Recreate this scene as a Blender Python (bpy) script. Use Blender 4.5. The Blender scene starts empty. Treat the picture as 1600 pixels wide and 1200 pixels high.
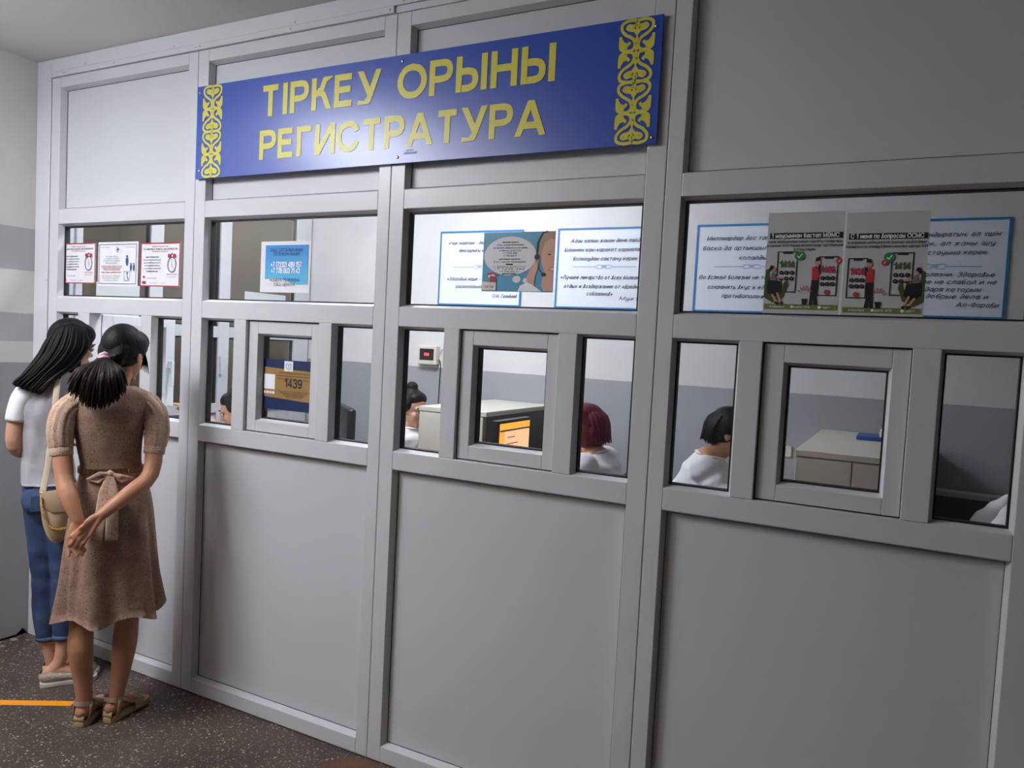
import bpy, bmesh, math, random
from mathutils import Vector, Matrix
random.seed(7)
S = bpy.context.scene
COL = S.collection
PI = math.pi
V = Vector
# ------------------------------------------------------------ camera
cd = bpy.data.cameras.new('camera'); cam = bpy.data.objects.new('camera', cd); COL.objects.link(cam)
F_PX, YAW, PITCH, ROLL = 1184.938, 0.476908, -0.0526311, 0.0514958
cd.sensor_fit = 'HORIZONTAL'; cd.sensor_width = 36.0; cd.lens = 36.0 * F_PX / 1600.0
cd.clip_start = 0.02
fw = V((-math.sin(YAW)*math.cos(PITCH), math.cos(YAW)*math.cos(PITCH), math.sin(PITCH)))
rt = V((math.cos(YAW), math.sin(YAW), 0)); up = rt.cross(fw)
cr = math.cos(ROLL)*rt + math.sin(ROLL)*up; cu_ = -math.sin(ROLL)*rt + math.cos(ROLL)*up
mw = Matrix((( cr.x, cu_.x, -fw.x, 3.34952), (cr.y, cu_.y, -fw.y, -2.29979), (cr.z, cu_.z, -fw.z, 1.62), (0, 0, 0, 1)))
cam.matrix_world = mw
S.camera = cam
# ------------------------------------------------------------ world, exposure
wd = bpy.data.worlds.new('world'); S.world = wd; wd.use_nodes = True
wd.node_tree.nodes['Background'].inputs[0].default_value = (0.8, 0.85, 1, 1)
wd.node_tree.nodes['Background'].inputs[1].default_value = 0.02
vs = S.view_settings
vs.view_transform = 'Standard'; vs.look = 'None'; vs.gamma = 1.0; vs.exposure = 1.0; vs.use_curve_mapping = False
LAMP_CORRIDOR = 22.5      # emission strength of the corridor ceiling lamp
LAMP_FILL = 11.0  # unseen fill lamp, added to light the visitors' backs
LAMP_OFFICE = 31.0
LAMP_ANNEX_FILL = 14  # unseen lamp, added to lift the dark room beyond the side partition

# ------------------------------------------------------------ materials
def srgb(c):
    def f(x):
        x /= 255.0
        return x/12.92 if x <= 0.04045 else ((x+0.055)/1.055)**2.4
    return (f(c[0]), f(c[1]), f(c[2]), 1)
_M = {}
def mat(name, c, rough=0.6, metal=0.0, bump=None, var=None, emis=0, spec=0.5, sheen=0):
    """c in sRGB 0-255; bump=(scale,strength); var=(scale, amount)"""
    if name in _M: return _M[name]
    m = bpy.data.materials.new(name); m.use_nodes = True; nt = m.node_tree
    b = nt.nodes['Principled BSDF']
    b.inputs['Base Color'].default_value = srgb(c); b.inputs['Roughness'].default_value = rough
    b.inputs['Metallic'].default_value = metal
    b.inputs['Specular IOR Level'].default_value = spec
    if sheen: b.inputs['Sheen Weight'].default_value = sheen
    tc = nt.nodes.new('ShaderNodeTexCoord')
    if var:
        n = nt.nodes.new('ShaderNodeTexNoise'); n.inputs['Scale'].default_value = var[0]; n.inputs['Detail'].default_value = 5
        nt.links.new(tc.outputs['Object'], n.inputs['Vector'])
        r = nt.nodes.new('ShaderNodeMapRange'); r.inputs[1].default_value = .3; r.inputs[2].default_value = .7
        r.inputs[3].default_value = 1-var[1]; r.inputs[4].default_value = 1+var[1]
        nt.links.new(n.outputs['Fac'], r.inputs[0])
        mx = nt.nodes.new('ShaderNodeVectorMath'); mx.operation = 'SCALE'
        mx.inputs[0].default_value = srgb(c)[:3]
        nt.links.new(r.outputs[0], mx.inputs['Scale']); nt.links.new(mx.outputs[0], b.inputs['Base Color'])
    if bump:
        n = nt.nodes.new('ShaderNodeTexNoise'); n.inputs['Scale'].default_value = bump[0]; n.inputs['Detail'].default_value = 4
        nt.links.new(tc.outputs['Object'], n.inputs['Vector'])
        bp = nt.nodes.new('ShaderNodeBump'); bp.inputs['Strength'].default_value = bump[1]; bp.inputs['Distance'].default_value = .01
        nt.links.new(n.outputs['Fac'], bp.inputs['Height']); nt.links.new(bp.outputs[0], b.inputs['Normal'])
    if emis:
        b.inputs['Emission Color'].default_value = srgb(c); b.inputs['Emission Strength'].default_value = emis
    _M[name] = m
    return m

def ramp(nt, src, stops, const=False):
    r = nt.nodes.new('ShaderNodeValToRGB'); cr = r.color_ramp
    cr.interpolation = 'CONSTANT' if const else 'LINEAR'
    while len(cr.elements) > 1: cr.elements.remove(cr.elements[-1])
    cr.elements[0].position = stops[0][0]; cr.elements[0].color = stops[0][1]
    for p, c in stops[1:]:
        e = cr.elements.new(p); e.color = c
    nt.links.new(src, r.inputs[0]); return r.outputs[0]

def glass_mat():
    m = bpy.data.materials.new('window_glass'); m.use_nodes = True; nt = m.node_tree
    nt.nodes.clear()
    o = nt.nodes.new('ShaderNodeOutputMaterial'); t = nt.nodes.new('ShaderNodeBsdfTransparent')
    t.inputs[0].default_value = (.95, .96, .955, 1)
    g = nt.nodes.new('ShaderNodeBsdfGlossy'); g.inputs['Roughness'].default_value = 0.0
    lw = nt.nodes.new('ShaderNodeLayerWeight'); lw.inputs[0].default_value = .5
    pw = nt.nodes.new('ShaderNodeMath'); pw.operation = 'POWER'; pw.inputs[1].default_value = 5
    fr = nt.nodes.new('ShaderNodeMath'); fr.operation = 'MULTIPLY_ADD'; fr.inputs[1].default_value = .96; fr.inputs[2].default_value = .03
    nt.links.new(lw.outputs['Facing'], pw.inputs[0]); nt.links.new(pw.outputs[0], fr.inputs[0])
    mx = nt.nodes.new('ShaderNodeMixShader')
    nt.links.new(fr.outputs[0], mx.inputs[0]); nt.links.new(t.outputs[0], mx.inputs[1]); nt.links.new(g.outputs[0], mx.inputs[2])
    nt.links.new(mx.outputs[0], o.inputs[0]); return m
GLASS = glass_mat()

def floor_mat():
    m = bpy.data.materials.new('terrazzo'); m.use_nodes = True; nt = m.node_tree
    b = nt.nodes['Principled BSDF']; b.inputs['Roughness'].default_value = .5; b.inputs['Specular IOR Level'].default_value = .3
    tc = nt.nodes.new('ShaderNodeTexCoord')
    base = nt.nodes.new('ShaderNodeTexNoise'); base.inputs['Scale'].default_value = 3; base.inputs['Detail'].default_value = 8
    nt.links.new(tc.outputs['Object'], base.inputs['Vector'])
    bc = ramp(nt, base.outputs['Fac'], [(.3, srgb((66, 58, 53))), (.7, srgb((88, 79, 72)))])
    cur = bc
    nz = nt.nodes.new('ShaderNodeTexNoise'); nz.inputs['Scale'].default_value = 60
    nt.links.new(tc.outputs['Object'], nz.inputs['Vector'])
    add = nt.nodes.new('ShaderNodeMixRGB'); add.inputs[0].default_value = .012
    nt.links.new(tc.outputs['Object'], add.inputs[1]); nt.links.new(nz.outputs['Color'], add.inputs[2])
    for sc, th, colA, amt in ((75, .30, (196, 188, 176), .36), (120, .32, (168, 156, 144), .5), (55, .22, (62, 54, 50), .35)):
        v = nt.nodes.new('ShaderNodeTexVoronoi'); v.inputs['Scale'].default_value = sc
        nt.links.new(add.outputs[0], v.inputs['Vector'])
        near = nt.nodes.new('ShaderNodeMath'); near.operation = 'LESS_THAN'; near.inputs[1].default_value = th
        nt.links.new(v.outputs['Distance'], near.inputs[0])
        sp = nt.nodes.new('ShaderNodeSeparateColor'); nt.links.new(v.outputs['Color'], sp.inputs[0])
        pick = nt.nodes.new('ShaderNodeMath'); pick.operation = 'LESS_THAN'; pick.inputs[1].default_value = amt
        nt.links.new(sp.outputs[0], pick.inputs[0])
        mu = nt.nodes.new('ShaderNodeMath'); mu.operation = 'MULTIPLY'
        nt.links.new(near.outputs[0], mu.inputs[0]); nt.links.new(pick.outputs[0], mu.inputs[1])
        mu2 = nt.nodes.new('ShaderNodeMath'); mu2.operation = 'MULTIPLY'
        nt.links.new(mu.outputs[0], mu2.inputs[0]); nt.links.new(sp.outputs[1], mu2.inputs[1])
        mix = nt.nodes.new('ShaderNodeMixRGB'); mix.inputs[2].default_value = srgb(colA)
        nt.links.new(mu2.outputs[0], mix.inputs[0]); nt.links.new(cur, mix.inputs[1]); cur = mix.outputs[0]
    nt.links.new(cur, b.inputs['Base Color']); return m

def band_wall_mat(name, upper, lower, zline, stripes=False):
    """painted wall: grey dado below zline, pale paint above, optional grey stripes"""
    m = bpy.data.materials.new(name); m.use_nodes = True; nt = m.node_tree
    b = nt.nodes['Principled BSDF']; b.inputs['Roughness'].default_value = .45
    g = nt.nodes.new('ShaderNodeNewGeometry'); sp = nt.nodes.new('ShaderNodeSeparateXYZ')
    nt.links.new(g.outputs['Position'], sp.inputs[0])
    nz = nt.nodes.new('ShaderNodeTexNoise'); nz.inputs['Scale'].default_value = 9; nz.inputs['Detail'].default_value = 6
    nt.links.new(g.outputs['Position'], nz.inputs['Vector'])
    w = nt.nodes.new('ShaderNodeMath'); w.operation = 'MULTIPLY_ADD'; w.inputs[1].default_value = .008
    nt.links.new(nz.outputs['Fac'], w.inputs[0]); nt.links.new(sp.outputs['Z'], w.inputs[2])
    div = nt.nodes.new('ShaderNodeMath'); div.operation = 'DIVIDE'; div.inputs[1].default_value = 3.0
    nt.links.new(w.outputs[0], div.inputs[0])
    st = [(0, srgb(lower)), (zline/3.0, srgb(upper))]
    if stripes:
        gs = (170, 168, 170)
        st += [(1.505/3, srgb(gs)), (1.65/3, srgb(upper)), (1.862/3, srgb(gs)), (2.068/3, srgb(upper))]
    c = ramp(nt, div.outputs[0], st, True)
    vr = nt.nodes.new('ShaderNodeMixRGB'); vr.blend_type = 'MULTIPLY'; vr.inputs[0].default_value = .6
    nt.links.new(c, vr.inputs[1])
    vv = ramp(nt, nz.outputs['Fac'], [(.3, (.93, .93, .92, 1)), (.7, (1, 1, 1, 1))]); nt.links.new(vv, vr.inputs[2])
    nt.links.new(vr.outputs[0], b.inputs['Base Color'])
    bp = nt.nodes.new('ShaderNodeBump'); bp.inputs['Strength'].default_value = .15; bp.inputs['Distance'].default_value = .01
    nt.links.new(nz.outputs['Fac'], bp.inputs['Height']); nt.links.new(bp.outputs[0], b.inputs['Normal'])
    return m

def dress_mat():
    m = bpy.data.materials.new('floral_cotton'); m.use_nodes = True; nt = m.node_tree
    b = nt.nodes['Principled BSDF']; b.inputs['Roughness'].default_value = .85; b.inputs['Specular IOR Level'].default_value = .2
    tc = nt.nodes.new('ShaderNodeTexCoord')
    n = nt.nodes.new('ShaderNodeTexNoise'); n.inputs['Scale'].default_value = 22; n.inputs['Detail'].default_value = 6
    nt.links.new(tc.outputs['Object'], n.inputs['Vector'])
    cur = ramp(nt, n.outputs['Fac'], [(.3, srgb((176, 146, 128))), (.7, srgb((200, 170, 150)))])
    for sc, th, col, amt in ((105, .24, (206, 182, 158), .6), (88, .2, (122, 90, 70), .5), (135, .24, (136, 102, 82), .5), (62, .15, (214, 190, 168), .35)):
        v = nt.nodes.new('ShaderNodeTexVoronoi'); v.inputs['Scale'].default_value = sc
        nt.links.new(tc.outputs['Object'], v.inputs['Vector'])
        near = nt.nodes.new('ShaderNodeMath'); near.operation = 'LESS_THAN'; near.inputs[1].default_value = th
        nt.links.new(v.outputs['Distance'], near.inputs[0])
        sp = nt.nodes.new('ShaderNodeSeparateColor'); nt.links.new(v.outputs['Color'], sp.inputs[0])
        pick = nt.nodes.new('ShaderNodeMath'); pick.operation = 'LESS_THAN'; pick.inputs[1].default_value = amt
        nt.links.new(sp.outputs[0], pick.inputs[0])
        mu = nt.nodes.new('ShaderNodeMath'); mu.operation = 'MULTIPLY'
        nt.links.new(near.outputs[0], mu.inputs[0]); nt.links.new(pick.outputs[0], mu.inputs[1])
        mix = nt.nodes.new('ShaderNodeMixRGB'); mix.inputs[2].default_value = srgb(col)
        nt.links.new(mu.outputs[0], mix.inputs[0]); nt.links.new(cur, mix.inputs[1]); cur = mix.outputs[0]
    nt.links.new(cur, b.inputs['Base Color'])
    n2 = nt.nodes.new('ShaderNodeTexNoise'); n2.inputs['Scale'].default_value = 14; n2.inputs['Detail'].default_value = 3
    nt.links.new(tc.outputs['Object'], n2.inputs['Vector'])
    bp = nt.nodes.new('ShaderNodeBump'); bp.inputs['Strength'].default_value = .5; bp.inputs['Distance'].default_value = .012
    nt.links.new(n2.outputs['Fac'], bp.inputs['Height']); nt.links.new(bp.outputs[0], b.inputs['Normal'])
    return m

def hair_mat(name, c, rough=.38):
    m = mat(name, c, rough, spec=.2); nt = m.node_tree; b = nt.nodes['Principled BSDF']
    tc = nt.nodes['Texture Coordinate']; mp = nt.nodes.new('ShaderNodeMapping'); mp.inputs['Scale'].default_value = (180, 180, 12)
    n = nt.nodes.new('ShaderNodeTexNoise'); n.inputs['Scale'].default_value = 1; n.inputs['Detail'].default_value = 2
    nt.links.new(tc.outputs['Object'], mp.inputs[0]); nt.links.new(mp.outputs[0], n.inputs['Vector'])
    bp = nt.nodes.new('ShaderNodeBump'); bp.inputs['Strength'].default_value = .5; bp.inputs['Distance'].default_value = .004
    nt.links.new(n.outputs['Fac'], bp.inputs['Height']); nt.links.new(bp.outputs[0], b.inputs['Normal'])
    return m

def denim_mat():
    m = mat('denim', (52, 72, 112), .85, bump=(40, .3)); nt = m.node_tree; b = nt.nodes['Principled BSDF']
    tc = nt.nodes['Texture Coordinate']
    n = nt.nodes.new('ShaderNodeTexNoise'); n.inputs['Scale'].default_value = 7; n.inputs['Detail'].default_value = 8
    nt.links.new(tc.outputs['Object'], n.inputs['Vector'])
    c = ramp(nt, n.outputs['Fac'], [(.35, srgb((36, 50, 84))), (.6, srgb((54, 74, 112))), (.75, srgb((84, 102, 134)))])
    nt.links.new(c, b.inputs['Base Color']); return m

PVC = mat('white_pvc', (205, 206, 210), .32, var=(2.5, .012), spec=.45)
PANEL = mat('pvc_panel', (203, 205, 209), .38, bump=(600, .012), spec=.45)
GASKET = mat('black_rubber', (14, 14, 15), .6)
STEEL = mat('screw_steel', (190, 190, 192), .3, metal=1)
BLUE = mat('sign_blue', (36, 76, 176), .29, spec=.65)
YEL = mat('sign_yellow', (214, 206, 74), .35)
PAPER = mat('white_paper', (226, 227, 232), .6)
INK = mat('black_ink', (36, 38, 46), .6)
GREYINK = mat('grey_ink', (110, 112, 120), .6)
RED = mat('red_ink', (170, 50, 66), .6)
PINKINK = mat('pink_ink', (206, 140, 150), .6)
BLUEINK = mat('blue_ink', (38, 122, 184), .55)
NAVYINK = mat('navy_ink', (44, 86, 150), .6)
LILAC = mat('lilac_ink', (140, 164, 210), .6)
WHITEINK = mat('white_ink', (238, 240, 244), .6)
SKIN = mat('skin', (205, 158, 132), .5, var=(12, .05), spec=.35)
SKINDK = mat('skin_tanned', (184, 132, 104), .5, var=(12, .05), spec=.35)
LIP = mat('lip', (184, 120, 108), .5)
EYE = mat('eye_dark', (28, 20, 18), .25)
HAIRB = hair_mat('black_hair', (14, 12, 14), .5)
HAIRBR = hair_mat('dark_brown_hair', (34, 25, 24), .45)
HAIRR = hair_mat('wine_red_hair', (92, 24, 40), .45)
COAT = mat('white_coat', (222, 222, 226), .8, bump=(12, .5), var=(6, .03))
TEE = mat('white_cotton', (222, 222, 228), .85, bump=(11, .9), var=(6, .03))
DRESS = dress_mat()
DENIM = denim_mat()
BEIGE = mat('beige_leather', (196, 172, 142), .5, var=(8, .04))
GOLD = mat('gold_chain', (214, 178, 92), .3, metal=1)
SOLE = mat('tan_sole', (168, 146, 108), .7)
STRAP = mat('cream_strap', (214, 196, 176), .6)
LACE = mat('speckled_cream_shoe', (196, 184, 170), .8, bump=(160, .8), var=(140, .25))
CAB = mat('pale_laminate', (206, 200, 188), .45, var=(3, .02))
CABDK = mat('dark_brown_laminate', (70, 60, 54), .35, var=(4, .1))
DESKW = mat('white_laminate', (214, 214, 216), .35)
DESKB = mat('red_brown_laminate', (136, 74, 50), .4, var=(6, .12))
BLACKP = mat('black_plastic', (22, 22, 25), .35)
CREAMP = mat('cream_plastic', (214, 208, 194), .5)

# ------------------------------------------------------------ mesh helpers
def link(name, bm, mats, parent=None, smooth=False, loc=None, rot=None):
    me = bpy.data.meshes.new(name)
    bmesh.ops.recalc_face_normals(bm, faces=bm.faces[:])
    bm.normal_update(); bm.to_mesh(me); bm.free()
    for m in (mats if isinstance(mats, (list, tuple)) else [mats]): me.materials.append(m)
    if smooth:
        for p in me.polygons: p.use_smooth = True
    o = bpy.data.objects.new(name, me); COL.objects.link(o)
    if parent: o.parent = parent
    if loc is not None: o.location = loc
    if rot is not None: o.rotation_euler = rot
    return o
def thing(name, label, cat, loc=(0, 0, 0), rz=0, group=None):
    o = bpy.data.objects.new(name, None); COL.objects.link(o); o.empty_display_size = .1
    o.location = loc; o.rotation_euler = (0, 0, rz)
    return tag(o, label, cat, group)
def tag(o, label, cat, group=None):
    o['label'] = label; o['category'] = cat
    if group: o['group'] = group
    return o
def struct(o, label=None):
    o['kind'] = 'structure'
    if label: o['label'] = label
    return o
def B(): return bmesh.new()
def box(bm, x0, x1, y0, y1, z0, z1, mi=0, M=None):
    ps = [(x0,y0,z0),(x1,y0,z0),(x1,y1,z0),(x0,y1,z0),(x0,y0,z1),(x1,y0,z1),(x1,y1,z1),(x0,y1,z1)]
    vs_ = [bm.verts.new(M @ V(p) if M else p) for p in ps]
    for f in ((3,2,1,0),(4,5,6,7),(0,1,5,4),(1,2,6,5),(2,3,7,6),(3,0,4,7)):
        bm.faces.new([vs_[i] for i in f]).material_index = mi
def bevel_all(bm, w, seg=2):
    bmesh.ops.bevel(bm, geom=bm.edges[:], offset=w, segments=seg, affect='EDGES', profile=.5)
def loft(bm, rings, cap=True, mi=0):
    vr = [[bm.verts.new(p) for p in r] for r in rings]; n = len(rings[0])
    for a, b in zip(vr, vr[1:]):
        for i in range(n):
            bm.faces.new((a[i], a[(i+1) % n], b[(i+1) % n], b[i])).material_index = mi
    if cap:
        bm.faces.new(vr[0][::-1]).material_index = mi; bm.faces.new(vr[-1]).material_index = mi
    return vr
def tube(bm, pts, rad, n=14, ref=None, round_=True, mi=0, fold=None):
    """tapered tube; rad item: r or (r_ref, r_other)"""
    pts = [V(p) for p in pts]; rr = [(r, r) if not isinstance(r, (tuple, list)) else r for r in rad]
    T = []
    for i in range(len(pts)):
        a = pts[max(0, i-1)]; b = pts[min(len(pts)-1, i+1)]; T.append((b-a).normalized())
    u0 = V(ref) if ref else (V((1, 0, 0)) if abs(T[0].x) < .8 else V((0, 1, 0)))
    rings = []
    def ring(c, t, u, r):
        u = (u - t*u.dot(t)).normalized(); v = t.cross(u)
        out = []
        for k in range(n):
            th = 2*PI*k/n; f = 1+(fold(th) if fold else 0)
            out.append(c + u*math.cos(th)*r[0]*f + v*math.sin(th)*r[1]*f)
        return out, u
    u = u0
    if round_:
        r = rr[0]; m_ = min(r)
        rings.append(ring(pts[0]-T[0]*m_*.9, T[0], u, (r[0]*.35, r[1]*.35))[0])
        rings.append(ring(pts[0]-T[0]*m_*.55, T[0], u, (r[0]*.8, r[1]*.8))[0])
    for p, t, r in zip(pts, T, rr):
        rg, u2 = ring(p, t, u, r); rings.append(rg)
        if not ref: u = u2
    if round_:
        r = rr[-1]; m_ = min(r)
        rings.append(ring(pts[-1]+T[-1]*m_*.55, T[-1], u, (r[0]*.8, r[1]*.8))[0])
        rings.append(ring(pts[-1]+T[-1]*m_*.9, T[-1], u, (r[0]*.35, r[1]*.35))[0])
    loft(bm, rings, True, mi)
def spline(pts, sub=4):
    """Catmull-Rom through points of any dimension"""
    pts = [V(p) for p in pts]
    if len(pts) < 3: return pts
    P = [2*pts[0]-pts[1]] + pts + [2*pts[-1]-pts[-2]]
    out = []
    for i in range(1, len(P)-2):
        for k in range(sub):
            t = k/sub; a, b, c, d = P[i-1], P[i], P[i+1], P[i+2]
            out.append(.5*((2*b)+(c-a)*t+(2*a-5*b+4*c-d)*t*t+(3*b-a-3*c+d)*t**3))
    out.append(pts[-1]); return out
def stube(bm, pts, rad, sub=3, **k):
    """tube along a spline with interpolated radii"""
    rr = [r if isinstance(r, (tuple, list)) else (r, r) for r in rad]
    q = spline([V(p) for p in pts], sub); r2 = spline([V((r[0], r[1], 0)) for r in rr], sub) if len(rr) > 2 else [V((r[0], r[1], 0)) for r in rr]
    tube(bm, q, [(a.x, a.y) for a in r2], **k)
def ell(bm, c, r, M=None, seg=3, mi=0):
    res = bmesh.ops.create_icosphere(bm, subdivisions=seg, radius=1)
    for v in res['verts']:
        p = V((v.co.x*r[0], v.co.y*r[1], v.co.z*r[2]))
        if M: p = M @ p
        v.co = p + V(c)
    fs = set(f for v in res['verts'] for f in v.link_faces)
    for f in fs: f.material_index = mi
def remeshed(bm, voxel, smooth=4, fac=.5):
    me = bpy.data.meshes.new('tmp'); bm.to_mesh(me); bm.free()
    o = bpy.data.objects.new('tmp', me); COL.objects.link(o)
    m = o.modifiers.new('r', 'REMESH'); m.mode = 'VOXEL'; m.voxel_size = voxel
    s = o.modifiers.new('s', 'SMOOTH'); s.iterations = smooth; s.factor = fac
    dg = bpy.context.evaluated_depsgraph_get(); dg.update()
    e = bpy.data.meshes.new_from_object(o.evaluated_get(dg))
    out = bmesh.new(); out.from_mesh(e)
    bpy.data.objects.remove(o); bpy.data.meshes.remove(me); bpy.data.meshes.remove(e)
    return out
def disc(bm, x, z, r, y, mi=0, n=20, rx=None):
    rx = rx or r; _J[0] = (_J[0]+1) % 23; y = y-_J[0]*2.5e-5
    vs_ = [bm.verts.new((x+rx*math.cos(2*PI*k/n), y, z+r*math.sin(2*PI*k/n))) for k in range(n)]
    bm.faces.new(vs_).material_index = mi
_J = [0]
def poly(bm, pts, y, mi=0):
    if len(pts) < 3: return
    _J[0] = (_J[0]+1) % 23; y = y-_J[0]*2.5e-5
    try: bm.faces.new([bm.verts.new((p[0], y, p[1])) for p in pts]).material_index = mi
    except ValueError: pass
def rect(bm, x0, x1, z0, z1, y, mi=0): poly(bm, [(x0, z0), (x1, z0), (x1, z1), (x0, z1)], y, mi)
def rectline(bm, x0, x1, z0, z1, t, y, mi=0):
    rect(bm, x0, x1, z0, z0+t, y, mi); rect(bm, x0, x1, z1-t, z1, y, mi)
    rect(bm, x0, x0+t, z0+t, z1-t, y, mi); rect(bm, x1-t, x1, z0+t, z1-t, y, mi)
def ribbon(bm, pts, w, y, mi=0, clip=None, ext=0.0):
    """mitred flat ribbon in the XZ plane; clip=(zmin,zmax)"""
    pts = [V((p[0], p[1])) for p in pts]
    if len(pts) < 2: return
    if ext and (pts[0]-pts[-1]).length > 1e-6:
        pts[0] = pts[0] + (pts[0]-pts[1]).normalized()*ext; pts[-1] = pts[-1] + (pts[-1]-pts[-2]).normalized()*ext
    nrm = []; closed = (pts[0]-pts[-1]).length < 1e-6 and len(pts) > 3
    for i in range(len(pts)):
        a = (pts[i]-pts[i-1]).normalized() if i else ((pts[0]-pts[-2]).normalized() if closed else None)
        b = (pts[i+1]-pts[i]).normalized() if i < len(pts)-1 else ((pts[1]-pts[0]).normalized() if closed else None)
        if a is None: a = b
        if b is None: b = a
        n1 = V((-a.y, a.x)); n2 = V((-b.y, b.x)); m_ = n1+n2
        if m_.length < 1e-4: m_ = n1
        m_.normalize(); d = max(.35, m_.dot(n1)); nrm.append(m_*(w*.5/d))
    for i in range(len(pts)-1):
        q = [pts[i]+nrm[i], pts[i]-nrm[i], pts[i+1]-nrm[i+1], pts[i+1]+nrm[i+1]]
        q = [(p.x, p.y) for p in q]
        if clip:
            for lim, sg in ((clip[0], 1), (clip[1], -1)):
                out = []
                for k in range(len(q)):
                    a, b = q[k], q[(k+1) % len(q)]
                    ia = (a[1]-lim)*sg >= 0; ib = (b[1]-lim)*sg >= 0
                    if ia: out.append(a)
                    if ia != ib:
                        t = (lim-a[1])/(b[1]-a[1]); out.append((a[0]+(b[0]-a[0])*t, lim))
                q = out
                if len(q) < 3: break
        if len(q) >= 3: poly(bm, q, y, mi)

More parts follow.
